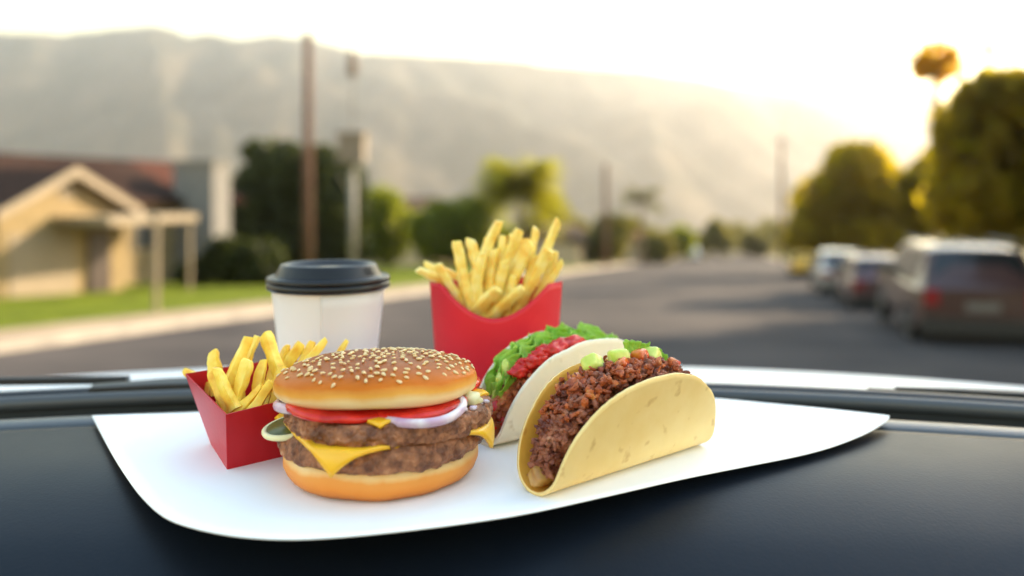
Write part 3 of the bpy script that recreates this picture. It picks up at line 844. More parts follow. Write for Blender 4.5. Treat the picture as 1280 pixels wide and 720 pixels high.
def tapered_bar(name, pts, ws, hs, m, parent):
    vs_, fs = [], []
    for p, w_, h_ in zip(pts, ws, hs):
        vs_ += [p + Vector((0, -w_, -h_)), p + Vector((0, -w_ * .9, h_ * .7)), p + Vector((0, 0, h_)), p + Vector((0, w_ * .9, h_ * .7)), p + Vector((0, w_, -h_))]
    for i in range(len(pts) - 1):
        for k in range(5): fs.append((i * 5 + k, i * 5 + (k + 1) % 5, i * 5 + 5 + (k + 1) % 5, i * 5 + 5 + k))
    fs.append((0, 1, 2, 3, 4)); n = len(vs_); fs.append((n - 1, n - 2, n - 3, n - 4, n - 5))
    return MB().add(vs_, fs).build(name, m, parent, angle=R(35))
def wipers():
    # long arm behind the food, its blade reaching to the left
    p0, p1 = pt(118, 488, .70), pt(620, 478, .745)
    arm = [p0.lerp(p1, k / 6) for k in range(7)]
    w1 = tapered_bar('wiper_arm', arm, [.010, .013, .015, .016, .016, .014, .012], [.006, .0095, .011, .011, .012, .010, .007], M['wiper'], own)
    q0, q1 = pt(-60, 477, .73), pt(160, 474, .745)
    tapered_bar('blade', [q0.lerp(q1, k / 4) for k in range(5)], [.004] * 5, [.0035] * 5, M['wiper'], w1)
    p0, p1 = pt(1120, 485, .735), pt(1420, 503, .70)
    w2 = tapered_bar('wiper_arm', [p0.lerp(p1, k / 4) for k in range(5)], [.003, .005, .007, .008, .009], [.0015, .0035, .0045, .005, .006], M['wiper'], own)
    tapered_bar('blade', [p0 + Vector((-.02, .012, -.004)), p1 + Vector((0, .012, -.004))], [.003, .003], [.002, .002], M['wiper'], w2)
wipers()

# -------------------------------------------------------------------- paper
def paper():
    out = [(115, 519), (150, 518), (235, 515), (330, 509), (430, 500), (520, 491), (640, 488), (760, 489), (890, 498), (1000, 509), (1090, 520), (1112, 523),
           (1108, 529), (1085, 542), (1045, 557), (1000, 569), (940, 581), (860, 597), (760, 621), (660, 642), (560, 657), (470, 668), (400, 674), (345, 675), (290, 670), (240, 659), (205, 645), (178, 622), (158, 597), (142, 572), (128, 545)]
    ctrl = [on(x, y) for x, y in out]
    # smooth with Catmull-Rom except at the two sharp rear corners
    pts = []
    n = len(ctrl)
    sharp = {0, 11}
    for i in range(n):
        p0, p1, p2, p3 = ctrl[i - 1], ctrl[i], ctrl[(i + 1) % n], ctrl[(i + 2) % n]
        if i in sharp: p0 = p1
        if (i + 1) % n in sharp: p3 = p2
        for k in range(5):
            q = k / 5
            pts.append(.5 * ((2 * p1) + (p2 - p0) * q + (2 * p0 - 5 * p1 + 4 * p2 - p3) * q * q + (3 * p1 - p0 - 3 * p2 + p3) * q ** 3))
    cx, cy_ = -.02, .54
    rings = 22
    vs_, fs = [], []
    m = len(pts)
    for r in range(rings + 1):
        f = 1 - r / (rings + .5)
        for p in pts:
            x, y = cx + (p.x - cx) * f, cy_ + (p.y - cy_) * f
            z = -.0006
            # the sheet's free edges lift and dip a hair
            z += .0012 * mn.noise(Vector((x * 9, y * 9, 4))) * f ** 4
            if x > .16: z += .10 * (x - .16) ** 2 * f
            vs_.append((x, y, z))
    for r in range(rings):
        for k in range(m):
            fs.append((r * m + k, r * m + (k + 1) % m, (r + 1) * m + (k + 1) % m, (r + 1) * m + k))
    fs.append(tuple(range(rings * m, rings * m + m)))
    o = mesh_obj('paper_sheet', vs_, fs, M['paper'], smooth=True)
    sm = o.modifiers.new('thickness', 'SOLIDIFY'); sm.thickness = .0007; sm.offset = -1
    tag(o, 'white paper sheet with rounded front corner lying under the food on the dashboard', 'paper')
paper()

# --------------------------------------------------------------------- food
def smin(a, b): return a if a < b else b
def burger():
    cx, cy_ = -.0799, .489
    t = thing('hamburger', 'double cheeseburger with sesame bun, tomato, onion and pickle on the paper', 'hamburger', (cx, cy_, .0002))
    def disc(rad_f, prof, n=160, amp=0.0, fs_=60.0, seed=0, cxo=0, cyo=0, z0=0, zamp=0, grain=0):
        """prof: list of (r fraction, z); rad_f(theta) -> radius"""
        vs_, fs = [], []
        for r, z in prof:
            for k in range(n):
                th = 2 * math.pi * k / n
                rr = rad_f(th) * r
                p = Vector((cxo + rr * math.cos(th), cyo + rr * math.sin(th), z0 + z))
                if amp:
                    nv = mn.noise(p * fs_ + Vector((seed, 0, 0))) + .5 * mn.noise(p * fs_ * 2.3 + Vector((0, seed, 0)))
                    k2 = amp * nv * (1 if r > .15 else .3)
                    p.x += k2 * math.cos(th); p.y += k2 * math.sin(th)
                    p.z += zamp * mn.noise(p * fs_ * .8 + Vector((7, seed, 3)))
                    if grain and r > .5:
                        g = mn.voronoi(p * 330 + Vector((seed, 1, 2)))[0]
                        e = grain * (.9 - min(1.2, (g[0] * 1.6)) + .6 * mn.noise(p * 480))
                        p.x += e * math.cos(th); p.y += e * math.sin(th)
                vs_.append(p)
        m = len(prof)
        for j in range(m - 1):
            for k in range(n):
                fs.append((j * n + k, j * n + (k + 1) % n, (j + 1) * n + (k + 1) % n, (j + 1) * n + k))
        fs.append(tuple(range(n))[::-1]); fs.append(tuple(range((m - 1) * n, m * n)))
        return vs_, fs
    wob = lambda r, a, s: (lambda th: r * (1 + a * mn.noise(Vector((math.cos(th) * 1.3 + s, math.sin(th) * 1.3, s)))))
    # heel
    pr = [(.05, 0), (.80, 0), (.90, .0012), (.965, .0045), (1.0, .0095), (1.0, .013), (.985, .0165), (.95, .0185), (.5, .0195), (.05, .0195)]
    v, f = disc(wob(.0585, .03, 2), pr, amp=.0006, fs_=70, seed=5, zamp=.0008)
    mesh_obj('bottom_bun', v, f, M['bun_bottom'], t, True)
    # patties: ragged rolled edge
    def patty(r, z0, h, seed, ox, oy):
        m = 21
        pp = [(.05, 0), (.6, 0)]
        for k in range(m):
            a = -math.pi / 2 + math.pi * k / (m - 1)
            pp.append((.93 + .07 * math.cos(a), h / 2 + h / 2 * math.sin(a)))
        pp += [(.6, h), (.05, h)]
        v, f = disc(wob(r, .07, seed), pp, n=420, amp=.0015, fs_=150, seed=seed, cxo=ox, cyo=oy, z0=z0, zamp=.0016, grain=.0014)
        return v, f
    v, f = patty(.0625, .0175, .0145, 3, .002, .001)
    mesh_obj('patty', v, f, M['patty'], t, True)
    v, f = patty(.0615, .0315, .0130, 9, .0055, -.0015)
    mesh_obj('patty', v, f, M['patty'], t, True)
    # cheese: square sheet, corners hang over the patty
    def cheese(ang, half, zc, R0, seed, ox=0, oy=0):
        n = 44
        vs_, fs = [], []
        for j in range(n + 1):
            for i in range(n + 1):
                a = (i / n * 2 - 1) * half; b = (j / n * 2 - 1) * half
                x = a * math.cos(ang) - b * math.sin(ang); y = a * math.sin(ang) + b * math.cos(ang)
                r = math.hypot(x, y); z = zc
                if r > R0:
                    e = r - R0
                    rr = R0 + .0042 * (1 - math.exp(-e / .0042)) + .05 * e
                    z = zc - max(0, e - .0030 * (1 - math.exp(-e / .003))) * .97
                    x *= rr / r; y *= rr / r
                vs_.append((x + ox, y + oy, z + .0011 * mn.noise(Vector((x * 55, y * 55, seed)))))
        for j in range(n):
            for i in range(n):
                a = j * (n + 1) + i; fs.append((a, a + 1, a + n + 2, a + n + 1))
        o = mesh_obj('cheese', vs_, fs, M['cheese'], t, True)
        s = o.modifiers.new('thickness', 'SOLIDIFY'); s.thickness = .0021; s.offset = 0
        return o
    cheese(R(-90 - 14 + 45 + 0), .0565, .0328, .0635, 1, .0015, -.002)
    cheese(R(-60 + 20), .0445, .0456, .0585, 2, .004, 0)
    # tomato slices
    def slice_(name, r, h, cxs, cys, z, mt, tilt=0, seed=0):
        pp = [(.05, 0), (.9, 0), (.98, h * .2), (1, h * .5), (.98, h * .8), (.9, h), (.05, h)]
        v, f = disc(wob(r, .06, seed), pp, n=120, amp=.0007, fs_=160, seed=seed, zamp=.0006)
        o = mesh_obj(name, v, f, mt, t, True, (cxs, cys, z)); o.rotation_euler = (R(tilt), R(tilt * .4), seed)
        return o
    slice_('tomato_slice', .034, .0050, -.016, -.0270, .0452, M['tomato'], 3, 1)
    slice_('tomato_slice', .032, .0050, .022, -.0235, .0450, M['tomato'], -2, 2)
    slice_('tomato_slice', .030, .0058, .03, .02, .0455, M['tomato'], 0, 4)
    slice_('tomato_slice', .030, .0058, -.025, .024, .0455, M['tomato'], 0, 5)
    # onion rings
    def ring_(name, r, w_, h, cxs, cys, z, mt, rot=(0, 0, 0), parent=None):
        vs_, fs = [], []
        n, k2 = 72, 10
        for i in range(n):
            a = 2 * math.pi * i / n
            for j in range(k2):
                b = 2 * math.pi * j / k2
                rr = r + w_ * math.cos(b)
                vs_.append((rr * math.cos(a) * (1 + .03 * math.sin(3 * a)), rr * math.sin(a), h * math.sin(b) + .0006 * math.sin(2 * a)))
        for i in range(n):
            for j in range(k2):
                fs.append((i * k2 + j, ((i + 1) % n) * k2 + j, ((i + 1) % n) * k2 + (j + 1) % k2, i * k2 + (j + 1) % k2))
        o = mesh_obj(name, vs_, fs, mt, parent or t, True, (cxs, cys, z)); o.rotation_euler = rot
        return o
    ring_('onion_ring', .024, .0024, .0026, .028, -.0345, .0468, M['onion'], (R(4), R(-3), 0))
    ring_('onion_ring', .018, .0026, .0030, -.040, -.018, .0462, M['onion'], (R(-2), R(-5), 0))
    ring_('onion_ring', .020, .0026, .0030, .012, .034, .0465, M['onion'])
    # pickle with a creamy rim, poking out on the left
    pk = MB().lathe([(.001, 0), (.0130, 0), (.0138, .0012), (.0130, .0026), (.001, .0026)], 48).build('pickle_slice', M['pickle'], t, True, loc=(-.0505, -.0215, .0312))
    pk.rotation_euler = (R(10), R(-9), 0)
    ring_('pickle_rim', .0139, .0017, .0017, 0, 0, .0015, M['picklerim'], parent=pk)
    # sauce dabs at the right
    rng = random.Random(4)
    def dab(name, p, r, mt, sq=(1, 1, .7)):
        bm = bmesh.new(); bmesh.ops.create_icosphere(bm, subdivisions=3, radius=1)
        for v_ in bm.verts:
            k = r * (1 + .28 * mn.noise(v_.co * 1.7 + Vector(p) * 60))
            v_.co = Vector((v_.co.x * k * sq[0], v_.co.y * k * sq[1], v_.co.z * k * sq[2]))
        return bm_obj(name, bm, mt, t, True, p)
    dab('sauce', (.0560, -.016, .0475), .0062, M['picklerim'], (1, .9, .75))
    dab('sauce', (-.054, -.006, .0455), .0055, M['picklerim'], (1.1, 1, .6))
    for k in range(9):
        a = R(rng.uniform(-38, -8)); rr_ = rng.uniform(.0585, .0625)
        dab('onion_bit', (.0055 + rr_ * math.cos(a) * .97, rr_ * math.sin(a) * .97, rng.uniform(.0425, .0465)), rng.uniform(.0011, .0019), M['onion'] if k % 3 else M['void'], (1.2, .9, .8))
    for k in range(5):
        a = R(rng.uniform(196, 222)); rr_ = rng.uniform(.054, .060)
        dab('onion_bit', (rr_ * math.cos(a), rr_ * math.sin(a), rng.uniform(.0455, .0475)), rng.uniform(.0012, .0020), M['onion'], (1.2, .9, .8))
    # crown
    Rt, Ht = .0612, .0245
    pp = [(.05, .0008), (.86, .0002), (.93, .0006), (.968, .0022), (.990, .0046), (1.0, .0078), (.995, .0102)]
    for k in range(1, 16):
        a = k / 15
        rr = .995 * math.cos(a * math.pi / 2) ** .92 if a < 1 else .03
        pp.append((max(rr, .03), .0102 + (Ht - .0102) * math.sin(a * math.pi / 2) ** 1.05))
    v, f = disc(wob(Rt, .025, 6), pp, n=160, amp=.0014, fs_=30, seed=11, zamp=.0018)
    top = mesh_obj('top_bun', v, f, M['bun_top'], t, True, (-.002, 0, .0474))
    top.rotation_euler = (R(-4), R(1.6), .7)
    # sesame seeds: drop shapes pressed into the crust
    def zt(q):
        for (r0, z0), (r1, z1) in zip(pp[5:], pp[6:]):
            if r1 <= q <= r0 and r0 != r1: return z0 + (z1 - z0) * (r0 - q) / (r0 - r1)
        return Ht
    sv, sf = [], []
    pts = []
    tries = 0
    while len(pts) < 260 and tries < 20000:
        tries += 1
        th = rng.uniform(0, 2 * math.pi); q = math.sqrt(rng.uniform(0, .965 ** 2))
        if q > .86 and rng.random() < .35: continue
        p = (q * Rt * math.cos(th), q * Rt * math.sin(th))
        if any((p[0] - a) ** 2 + (p[1] - b) ** 2 < .0040 ** 2 for a, b in pts): continue
        pts.append(p)
        e = .01
        z = zt(q)
        nr = Vector((math.cos(th) * (zt(max(0, q - e)) - zt(min(.994, q + e))), math.sin(th) * (zt(max(0, q - e)) - zt(min(.994, q + e))), 2 * e * Rt)).normalized()
        tg = nr.orthogonal().normalized()
        tg.rotate(Matrix.Rotation(rng.uniform(0, 6.28), 3, nr))
        bt = nr.cross(tg)
        L = rng.uniform(.0014, .0021); W_ = L * rng.uniform(.52, .64); Hh = L * .42
        b = len(sv)
        o_ = Vector((p[0], p[1], z + .00015))
        for j in range(5):
            a2 = math.pi * (j + .0) / 4
            for k in range(8):
                b2 = 2 * math.pi * k / 8
                lx = -math.cos(a2); wd = math.sin(a2) * (1 - .35 * lx)
                sv.append(o_ + tg * L * lx + bt * W_ * wd * math.cos(b2) + nr * Hh * wd * math.sin(b2))
        for j in range(4):
            for k in range(8): sf.append((b + j * 8 + k, b + j * 8 + (k + 1) % 8, b + (j + 1) * 8 + (k + 1) % 8, b + (j + 1) * 8 + k))
    sd_o = mesh_obj('sesame_seeds', sv, sf, M['seed'], top, True)
    sd_o['kind'] = 'stuff'
burger()

def coffee():
    c = Vector(((411 - 640) / 1000 * .645, .645, 0))
    t = thing('coffee_cup', 'white paper coffee cup with black plastic lid behind the burger', 'cup', c)
    s = .645 / 1000
    Zp = lambda py: CAM_H - (py - HOR) * s
    zt, zb = Zp(356), .0
    rt, rb = 69.5 * s, 53 * s
    pr = [(rb * .2, .004), (rb - .002, .004), (rb - .0015, 0), (rb, 0)]
    for k in range(1, 13):
        q = k / 12; pr.append((rb + (rt - rb) * q, zt * q))
    MB().lathe(pr, 96).build('cup_body', M['cup'], t, True, angle=R(50))
    # glued wall overlap, slightly proud; its darker colour paints in the right-hand shade
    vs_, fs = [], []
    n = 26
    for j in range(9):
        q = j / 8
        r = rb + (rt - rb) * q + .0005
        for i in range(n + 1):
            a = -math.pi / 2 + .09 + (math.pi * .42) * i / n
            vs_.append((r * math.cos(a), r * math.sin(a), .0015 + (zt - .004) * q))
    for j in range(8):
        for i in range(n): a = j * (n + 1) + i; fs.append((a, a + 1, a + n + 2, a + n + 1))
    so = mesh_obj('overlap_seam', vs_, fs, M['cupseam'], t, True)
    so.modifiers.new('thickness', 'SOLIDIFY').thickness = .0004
    r1 = 76 * s; r2 = 62.5 * s
    a, b, d, e = Zp(360), Zp(350), Zp(343), Zp(333)
    top = Zp(329)
    pr = [(rt - .001, a + .0005), (r1 - .002, a), (r1 - .0003, a + .0012), (r1 - .0003, a + .005), (r1 - .0022, a + .0062), (r1 - .0022, b - .001), (r1 - .0006, b), (r1, b + .0015), (r1 - .0008, b + .0034), (r1 - .003, b + .0042),
          (r2 + .0042, b + .0030), (r2 + .0022, b + .0036), (r2 + .0010, b + .006), (r2 - .0018, top - .0022), (r2 - .0028, top - .0004), (r2 - .0042, top), (r2 - .0066, top - .0006), (r2 - .009, top - .0040), (.02, top - .0046), (.001, top - .0044)]
    ld_ = MB().lathe(pr, 128).build('lid', M['lid'], t, True, angle=R(60))
    MB().box(-.006, .006, -r2 + .012, -r2 + .0145, top - .0046, top - .0036).build('sip_hole', M['void'], ld_)
    # raised tear-back tab on the lid
    MB().lathe([(.001, top - .0044), (.009, top - .0042), (.0085, top - .0026), (.001, top - .0024)], 32).build('lid_button', M['lid'], ld_, True, angle=R(40))
coffee()

def big_carton():
    yc = .655
    s = yc / 1000
    cx = (620 - 640) * s
    t = thing('fries_carton', 'tall red card carton full of fries behind the tacos', 'fries carton', (cx, yc, 0))
    Z = lambda py: CAM_H - (py - HOR) * s
    n = 60
    def half_w(z): return (72 + 10.5 * min(1, z / Z(352))) * s
    def bulge(u): return 1 - abs(u) ** 2.4
    dmax = .030
    zt0 = Z(352)
    def top_front(u):
        # concave scoop: shoulders at the sides, lowest a little left of the middle
        e = abs(u + .02) / .98
        return Z(391) + (zt0 - Z(391)) * min(1, e / .82) ** 1.9
    def top_back(u): return Z(330) + .004 * math.cos(u * 1.5)
    def panel(name, sign, topf, dep):
        vs_, fs = [], []
        mz = 16
        for j in range(mz + 1):
            for i in range(n + 1):
                u = i / n * 2 - 1
                z = topf(u) * j / mz
                vs_.append((u * half_w(z), sign * dep * bulge(u), z))
        for j in range(mz):
            for i in range(n): a = j * (n + 1) + i; fs.append((a, a + 1, a + n + 2, a + n + 1))
        o = mesh_obj(name, vs_, fs, M['redcard'], t, True)
        m_ = o.modifiers.new('thickness', 'SOLIDIFY'); m_.thickness = .0008; m_.offset = 0
        return o
    panel('front_panel', -1, top_front, dmax)
    panel('back_panel', 1, lambda u: zt0 - .004 + .006 * (1 - u * u), dmax)
    vs_, fs = [], []
    for i in range(n + 1):
        u = i / n * 2 - 1
        vs_ += [(u * half_w(0) * .995, -dmax * bulge(u) * .97, .001), (u * half_w(0) * .995, dmax * bulge(u) * .97, .001)]
    for i in range(n): fs.append((2 * i, 2 * i + 2, 2 * i + 3, 2 * i + 1))
    mesh_obj('bottom_panel', vs_, fs, M['redcard'], t)
    return t
big_carton()

def tray():
    t = thing('fries_tray', 'low dark red card tray of fries, one corner towards the viewer', 'fries tray', (0, 0, 0))
    A = Vector((-.1742, .4900, 0)); B = A + .058 * Vector((-.50, .866, 0)); D = A + .058 * Vector((.743, .669, 0)); Cc = B + .056 * Vector((.743, .669, 0))
    A1 = on(283, 518, .0375); B1 = on(232, 467, .0490); D1 = D + Vector((.004, -.006, .0395)); C1 = Cc + Vector((.003, .006, .0500))
    t.location = A
    quads = {'side_panel': [(A, B, B1, A1), (A, D, D1, A1), (B, Cc, C1, B1), (D, Cc, C1, D1)]}
    def pan(name, q, m):
        vs_, fs = [], []
        n = 8
        a, b, b1, a1 = q
        for j in range(n + 1):
            for i in range(n + 1):
                lo_ = a.lerp(b, i / n); hi_ = a1.lerp(b1, i / n)
                p = lo_.lerp(hi_, j / n)
                vs_.append(p - A)
        for j in range(n):
            for i in range(n): k = j * (n + 1) + i; fs.append((k, k + 1, k + n + 2, k + n + 1))
        o = mesh_obj(name, vs_, fs, m, t)
        mm = o.modifiers.new('thickness', 'SOLIDIFY'); mm.thickness = .0007; mm.offset = 0
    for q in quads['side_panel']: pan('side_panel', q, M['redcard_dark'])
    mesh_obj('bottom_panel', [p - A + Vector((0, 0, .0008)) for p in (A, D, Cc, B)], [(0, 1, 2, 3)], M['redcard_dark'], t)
tray()

def fry(p_top, p_bot, w_, label, m, seed, group):
    rng = random.Random(seed)
    ax = p_top - p_bot
    L = ax.length
    d = ax.normalized()
    a = d.cross(Vector((0, 1, 0)))
    if a.length < .2: a = d.cross(Vector((1, 0, 0)))
    a.normalize()
    a.rotate(Matrix.Rotation(rng.uniform(-.6, .6), 3, d))
    b = d.cross(a)
    n, k2 = 12, 16
    bend = rng.uniform(-.05, .05) * L
    tp, bt = rng.uniform(.55, .85), rng.uniform(.75, .95)
    w_ *= .87
    wa, wb_ = w_ * rng.uniform(.9, 1.1), w_ * rng.uniform(.78, 1.0)
    cut = rng.uniform(-.5, .5)
    vs_, fs = [], []
    def sq(t_):
        c, s_ = math.cos(t_), math.sin(t_)
        e = 5.0
        r = (abs(c) ** e + abs(s_) ** e) ** (-1 / e)
        return r * c, r * s_
    for i in range(n + 1):
        q = i / n
        k = bt + (tp - bt) * q
        k *= 1 - .10 * math.sin(q * 9 + seed) * rng.uniform(.3, 1)
        o = p_bot + d * L * q + b * bend * math.sin(math.pi * q)
        for j in range(k2):
            x, y = sq(2 * math.pi * j / k2)
            p = a * x * wa / 2 * k + b * y * wb_ / 2 * k
            if i == n: p = p * .80 + d * (cut * w_ * .5 * x)
            if i == n - 1: p += d * (cut * w_ * .4 * x)
            nz = .10 * w_ * mn.noise((o + p) * 160 + Vector((seed, 0, 0)))
            vs_.append(o + p * (1 + nz / max(p.length, 1e-5)) - p_bot)
    for i in range(n):
        for j in range(k2): fs.append((i * k2 + j, i * k2 + (j + 1) % k2, (i + 1) * k2 + (j + 1) % k2, (i + 1) * k2 + j))
    fs.append(tuple(range(k2))[::-1]); fs.append(tuple(range(n * k2, (n + 1) * k2)))
    o = mesh_obj('french_fry', vs_, fs, m, None, True, p_bot)
    o.data.set_sharp_from_angle(angle=R(50))
    return tag(o, label, 'french fry', group)

BIG = [  # top px, bottom px, depth at top / bottom, width, label
    ((522, 337), (556, 352), .648, .652, .0085, 'thin pale fry reaching furthest left over the tall carton rim'),
    ((530, 330), (572, 346), .656, .657, .0085, 'thin fry just above the one furthest left over the tall carton'),
    ((547, 330), (577, 380), .646, .644, .0110, 'fry slanting down from the left shoulder of the tall carton'),
    ((571, 301), (579, 345), .652, .650, .0130, 'thick upright fry, leftmost of the tall ones in the tall carton'),
    ((587, 299), (598, 345), .658, .655, .0125, 'thick upright fry right beside the leftmost tall one'),
    ((624, 276), (603, 325), .656, .652, .0105, 'long pointed fry rising highest left of the middle of the tall carton'),
    ((578, 336), (588, 392), .641, .638, .0105, 'front fry left of centre dipping to the tall carton rim'),
    ((604, 317), (588, 385), .640, .638, .0120, 'broad front fry leaning left behind the scoop of the tall carton'),
    ((619, 311), (612, 366), .648, .645, .0100, 'orange shaded fry standing behind the broad front one'),
    ((629, 294), (626, 345), .655, .652, .0105, 'upright fry at the middle of the tall carton'),
    ((650, 287), (628, 340), .650, .648, .0110, 'pale topped fry leaning right at the middle of the tall carton'),
    ((631, 326), (622, 372), .641, .639, .0110, 'short front fry in the centre of the tall carton'),
    ((657, 298), (638, 338), .657, .654, .0105, 'shaded fry half hidden behind the long slanting one'),
    ((670, 285), (665, 330), .657, .653, .0090, 'narrow fry with a blunt tip right of centre in the tall carton'),
    ((664, 305), (628, 378), .641, .637, .0115, 'long fry slanting across the front right of the tall carton'),
    ((698, 277), (679, 325), .653, .650, .0115, 'tall flat fry rising highest at the right of the tall carton'),
    ((686, 312), (655, 374), .642, .639, .0120, 'thick fry slanting to the right shoulder of the tall carton'),
    ((695, 314), (680, 352), .652, .652, .0105, 'short fry behind the thick one at the right shoulder'),
    ((703, 326), (681, 362), .648, .650, .0105, 'stubby fry furthest right in the tall carton'),
    ((622, 361), (588, 398), .634, .633, .0120, 'stubby fry lying lowest in the scoop of the tall carton'),
    ((610, 295), (606, 340), .659, .655, .0100, 'pale fry standing behind the highest one left of the middle'),
    ((641, 295), (640, 340), .660, .656, .0100, 'fry tip behind the pale topped one in the tall carton'),
    ((597, 344), (600, 390), .642, .642, .0100, 'slim front fry left of the lowest one in the scoop'),
    ((642, 344), (634, 384), .642, .642, .0100, 'short upright fry right of the centre front one'),
    ((669, 321), (658, 360), .650, .648, .0095, 'slim fry wedged left of the thick one at the right shoulder'),
    ((654, 360), (614, 400), .634, .633, .0115, 'bent fry lying on the rim right of the scoop'),
]
for i, (a, b, ya, yb, w_, lab) in enumerate(BIG):
    p, q = pt(*a, ya), pt(*b, yb)
    low = q + (q - p).normalized() * (.022 if i > 1 else .004)
    low.y = max(low.y, .652)
    fry(p, low, w_, lab, M['fry_pale'] if i % 3 else M['fry_pale'], 100 + i, 'fries in the tall red carton')
SMALL = [
    ((231, 463), (264, 486), .556, .540, .0095, 'flat fry lying over the left corner of the low tray'),
    ((266, 439), (273, 488), .530, .526, .0120, 'short broad fry standing at the left of the low tray'),
    ((311, 421), (284, 486), .530, .518, .0115, 'long thick fry leaning left up from the low tray'),
    ((322, 420), (308, 462), .545, .540, .0080, 'narrow fry behind the long thick one in the low tray'),
    ((332, 418), (348, 466), .535, .528, .0115, 'upright fry bending right, tallest over the low tray'),
    ((311, 450), (294, 503), .512, .505, .0110, 'straight fry in the middle of the low tray'),
    ((329, 450), (320, 495), .522, .515, .0105, 'darker fry right of the straight middle one in the low tray'),
    ((264, 466), (288, 520), .512, .502, .0100, 'pale front fry sloping down to the tray corner'),
    ((271, 460), (293, 506), .506, .500, .0100, 'golden fry right behind the pale front one'),
    ((327, 483), (292, 519), .506, .500, .0085, 'slim fry lying low along the front of the low tray'),
    ((340, 477), (310, 522), .502, .497, .0100, 'fry leaning right at the front of the low tray'),
    ((377, 429), (352, 468), .548, .540, .0120, 'blunt fry standing behind the bun edge'),
    ((408, 424), (362, 478), .545, .535, .0095, 'long fry leaning right over the top of the bun'),
    ((353, 458), (346, 495), .528, .520, .0110, 'short fry near the bun at the right of the low tray'),
    ((434, 425), (404, 468), .565, .555, .0085, 'thin tipped fry furthest right, in front of the white cup'),
    ((296, 452), (300, 500), .535, .520, .0100, 'hidden backing fry between the long thick and straight ones'),
    ((358, 433), (350, 472), .550, .542, .0105, 'fry tip showing between the tallest fry and the bun in the low tray'),
    ((391, 427), (370, 470), .553, .543, .0095, 'fry leaning right just left of the long one over the bun'),
    ((345, 452), (330, 500), .532, .518, .0100, 'fry wedged behind the tallest one in the low tray'),
]
for i, (a, b, ya, yb, w_, lab) in enumerate(SMALL):
    p, q = pt(*a, ya), pt(*b, yb)
    low = q + (q - p).normalized() * (.012 if i not in (0, 1, 7, 8, 9, 10) else .003)
    low.z = max(low.z, .006)
    fry(p, low, w_, lab, M['fry_gold'], 300 + i, 'fries in the low red tray')

def lump(verts, faces, p, r, sq, seed, sub=2, amp=.35, rot=None):
    bm = bmesh.new(); bmesh.ops.create_icosphere(bm, subdivisions=sub, radius=1)
    o = len(verts)
    mt = rot or Matrix.Identity(3)
    for v in bm.verts:
        k = r * (1 + amp * mn.noise(v.co * 1.9 + Vector((seed * 1.7, seed * .3, 0))) + amp * .5 * mn.noise(v.co * 4.3 + Vector((0, seed * 2.1, 0))))
        q = mt @ Vector((v.co.x * k * sq[0], v.co.y * k * sq[1], v.co.z * k * sq[2]))
        verts.append(p + q)
    for f in bm.faces: faces.append([o + v.index for v in f.verts])
    bm.free()
_TPL = []
def crumb_templates():
    """ragged, creased shapes of minced meat: torn lumps and short bent strands"""
    if _TPL: return _TPL
    bm = bmesh.new(); bmesh.ops.create_icosphere(bm, subdivisions=3, radius=1)
    co = [v.co.copy() for v in bm.verts]; fc = np.array([[v.index for v in f.verts] for f in bm.faces]); bm.free()
    for k in range(26):
        rng = random.Random(900 + k)
        out = []
        long_ = rng.uniform(1.0, 2.6); bend = rng.uniform(-.5, .5); tw = rng.uniform(-.6, .6); flat = rng.uniform(.55, 1)
        for c in co:
            o = Vector((k * 3.1, k * 1.7, 0))
            rid = 1 - abs(mn.noise(c * 2.2 + o)) * 2.4
            d = 1 + .42 * mn.noise(c * 1.5 + o) + .30 * (rid - .4) + .16 * mn.noise(c * 6 + o) + .10 * (1 - 2 * abs(mn.noise(c * 9 + o)))
            p = Vector((c.x * long_, c.y, c.z * flat)) * d
            p.y += bend * p.x * p.x * .5; p.z += tw * p.x * p.y * .4
            out.append(p)
        a = np.array([tuple(p) for p in out]); a /= np.abs(a).max() ** .5
        _TPL.append((a, fc))
    return _TPL
class Crumbs:
    def __init__(s): s.v = []; s.f = []; s.n = 0
    def add(s, p, r, rng, sq=1.0):
        a, fc = rng.choice(crumb_templates())
        m = np.array(rand_rot(rng))
        s.v.append((a * r * sq) @ m.T + np.array(p)); s.f.append(fc + s.n); s.n += len(a)
    def lump(s, p, r, sq, seed):
        v, f = [], []
        lump(v, f, Vector(p), r, sq, seed, 3, .3)
        s.v.append(np.array([tuple(q) for q in v])); s.f.append(np.array(f) + s.n); s.n += len(v)
    def build(s, name, mt, parent):
        v = np.concatenate(s.v).astype(np.float32); f = np.concatenate(s.f).astype(np.int32)
        me = bpy.data.meshes.new(name)
        me.vertices.add(len(v)); me.vertices.foreach_set('co', v.ravel())
        me.loops.add(f.size); me.loops.foreach_set('vertex_index', f.ravel())
        me.polygons.add(len(f)); me.polygons.foreach_set('loop_start', np.arange(0, f.size, 3, dtype=np.int32))
        me.polygons.foreach_set('use_smooth', np.ones(len(f), dtype=bool))
        me.update(calc_edges=True); me.validate()
        mts = mt if isinstance(mt, list) else [mt]
        for m_ in mts: me.materials.append(m_)
        o = bpy.data.objects.new(name, me); C.objects.link(o); o.parent = parent
        return o
def rand_rot(rng):
    return Matrix.Rotation(rng.uniform(0, 6.28), 3, Vector((rng.gauss(0, 1), rng.gauss(0, 1), rng.gauss(0, 1))).normalized())

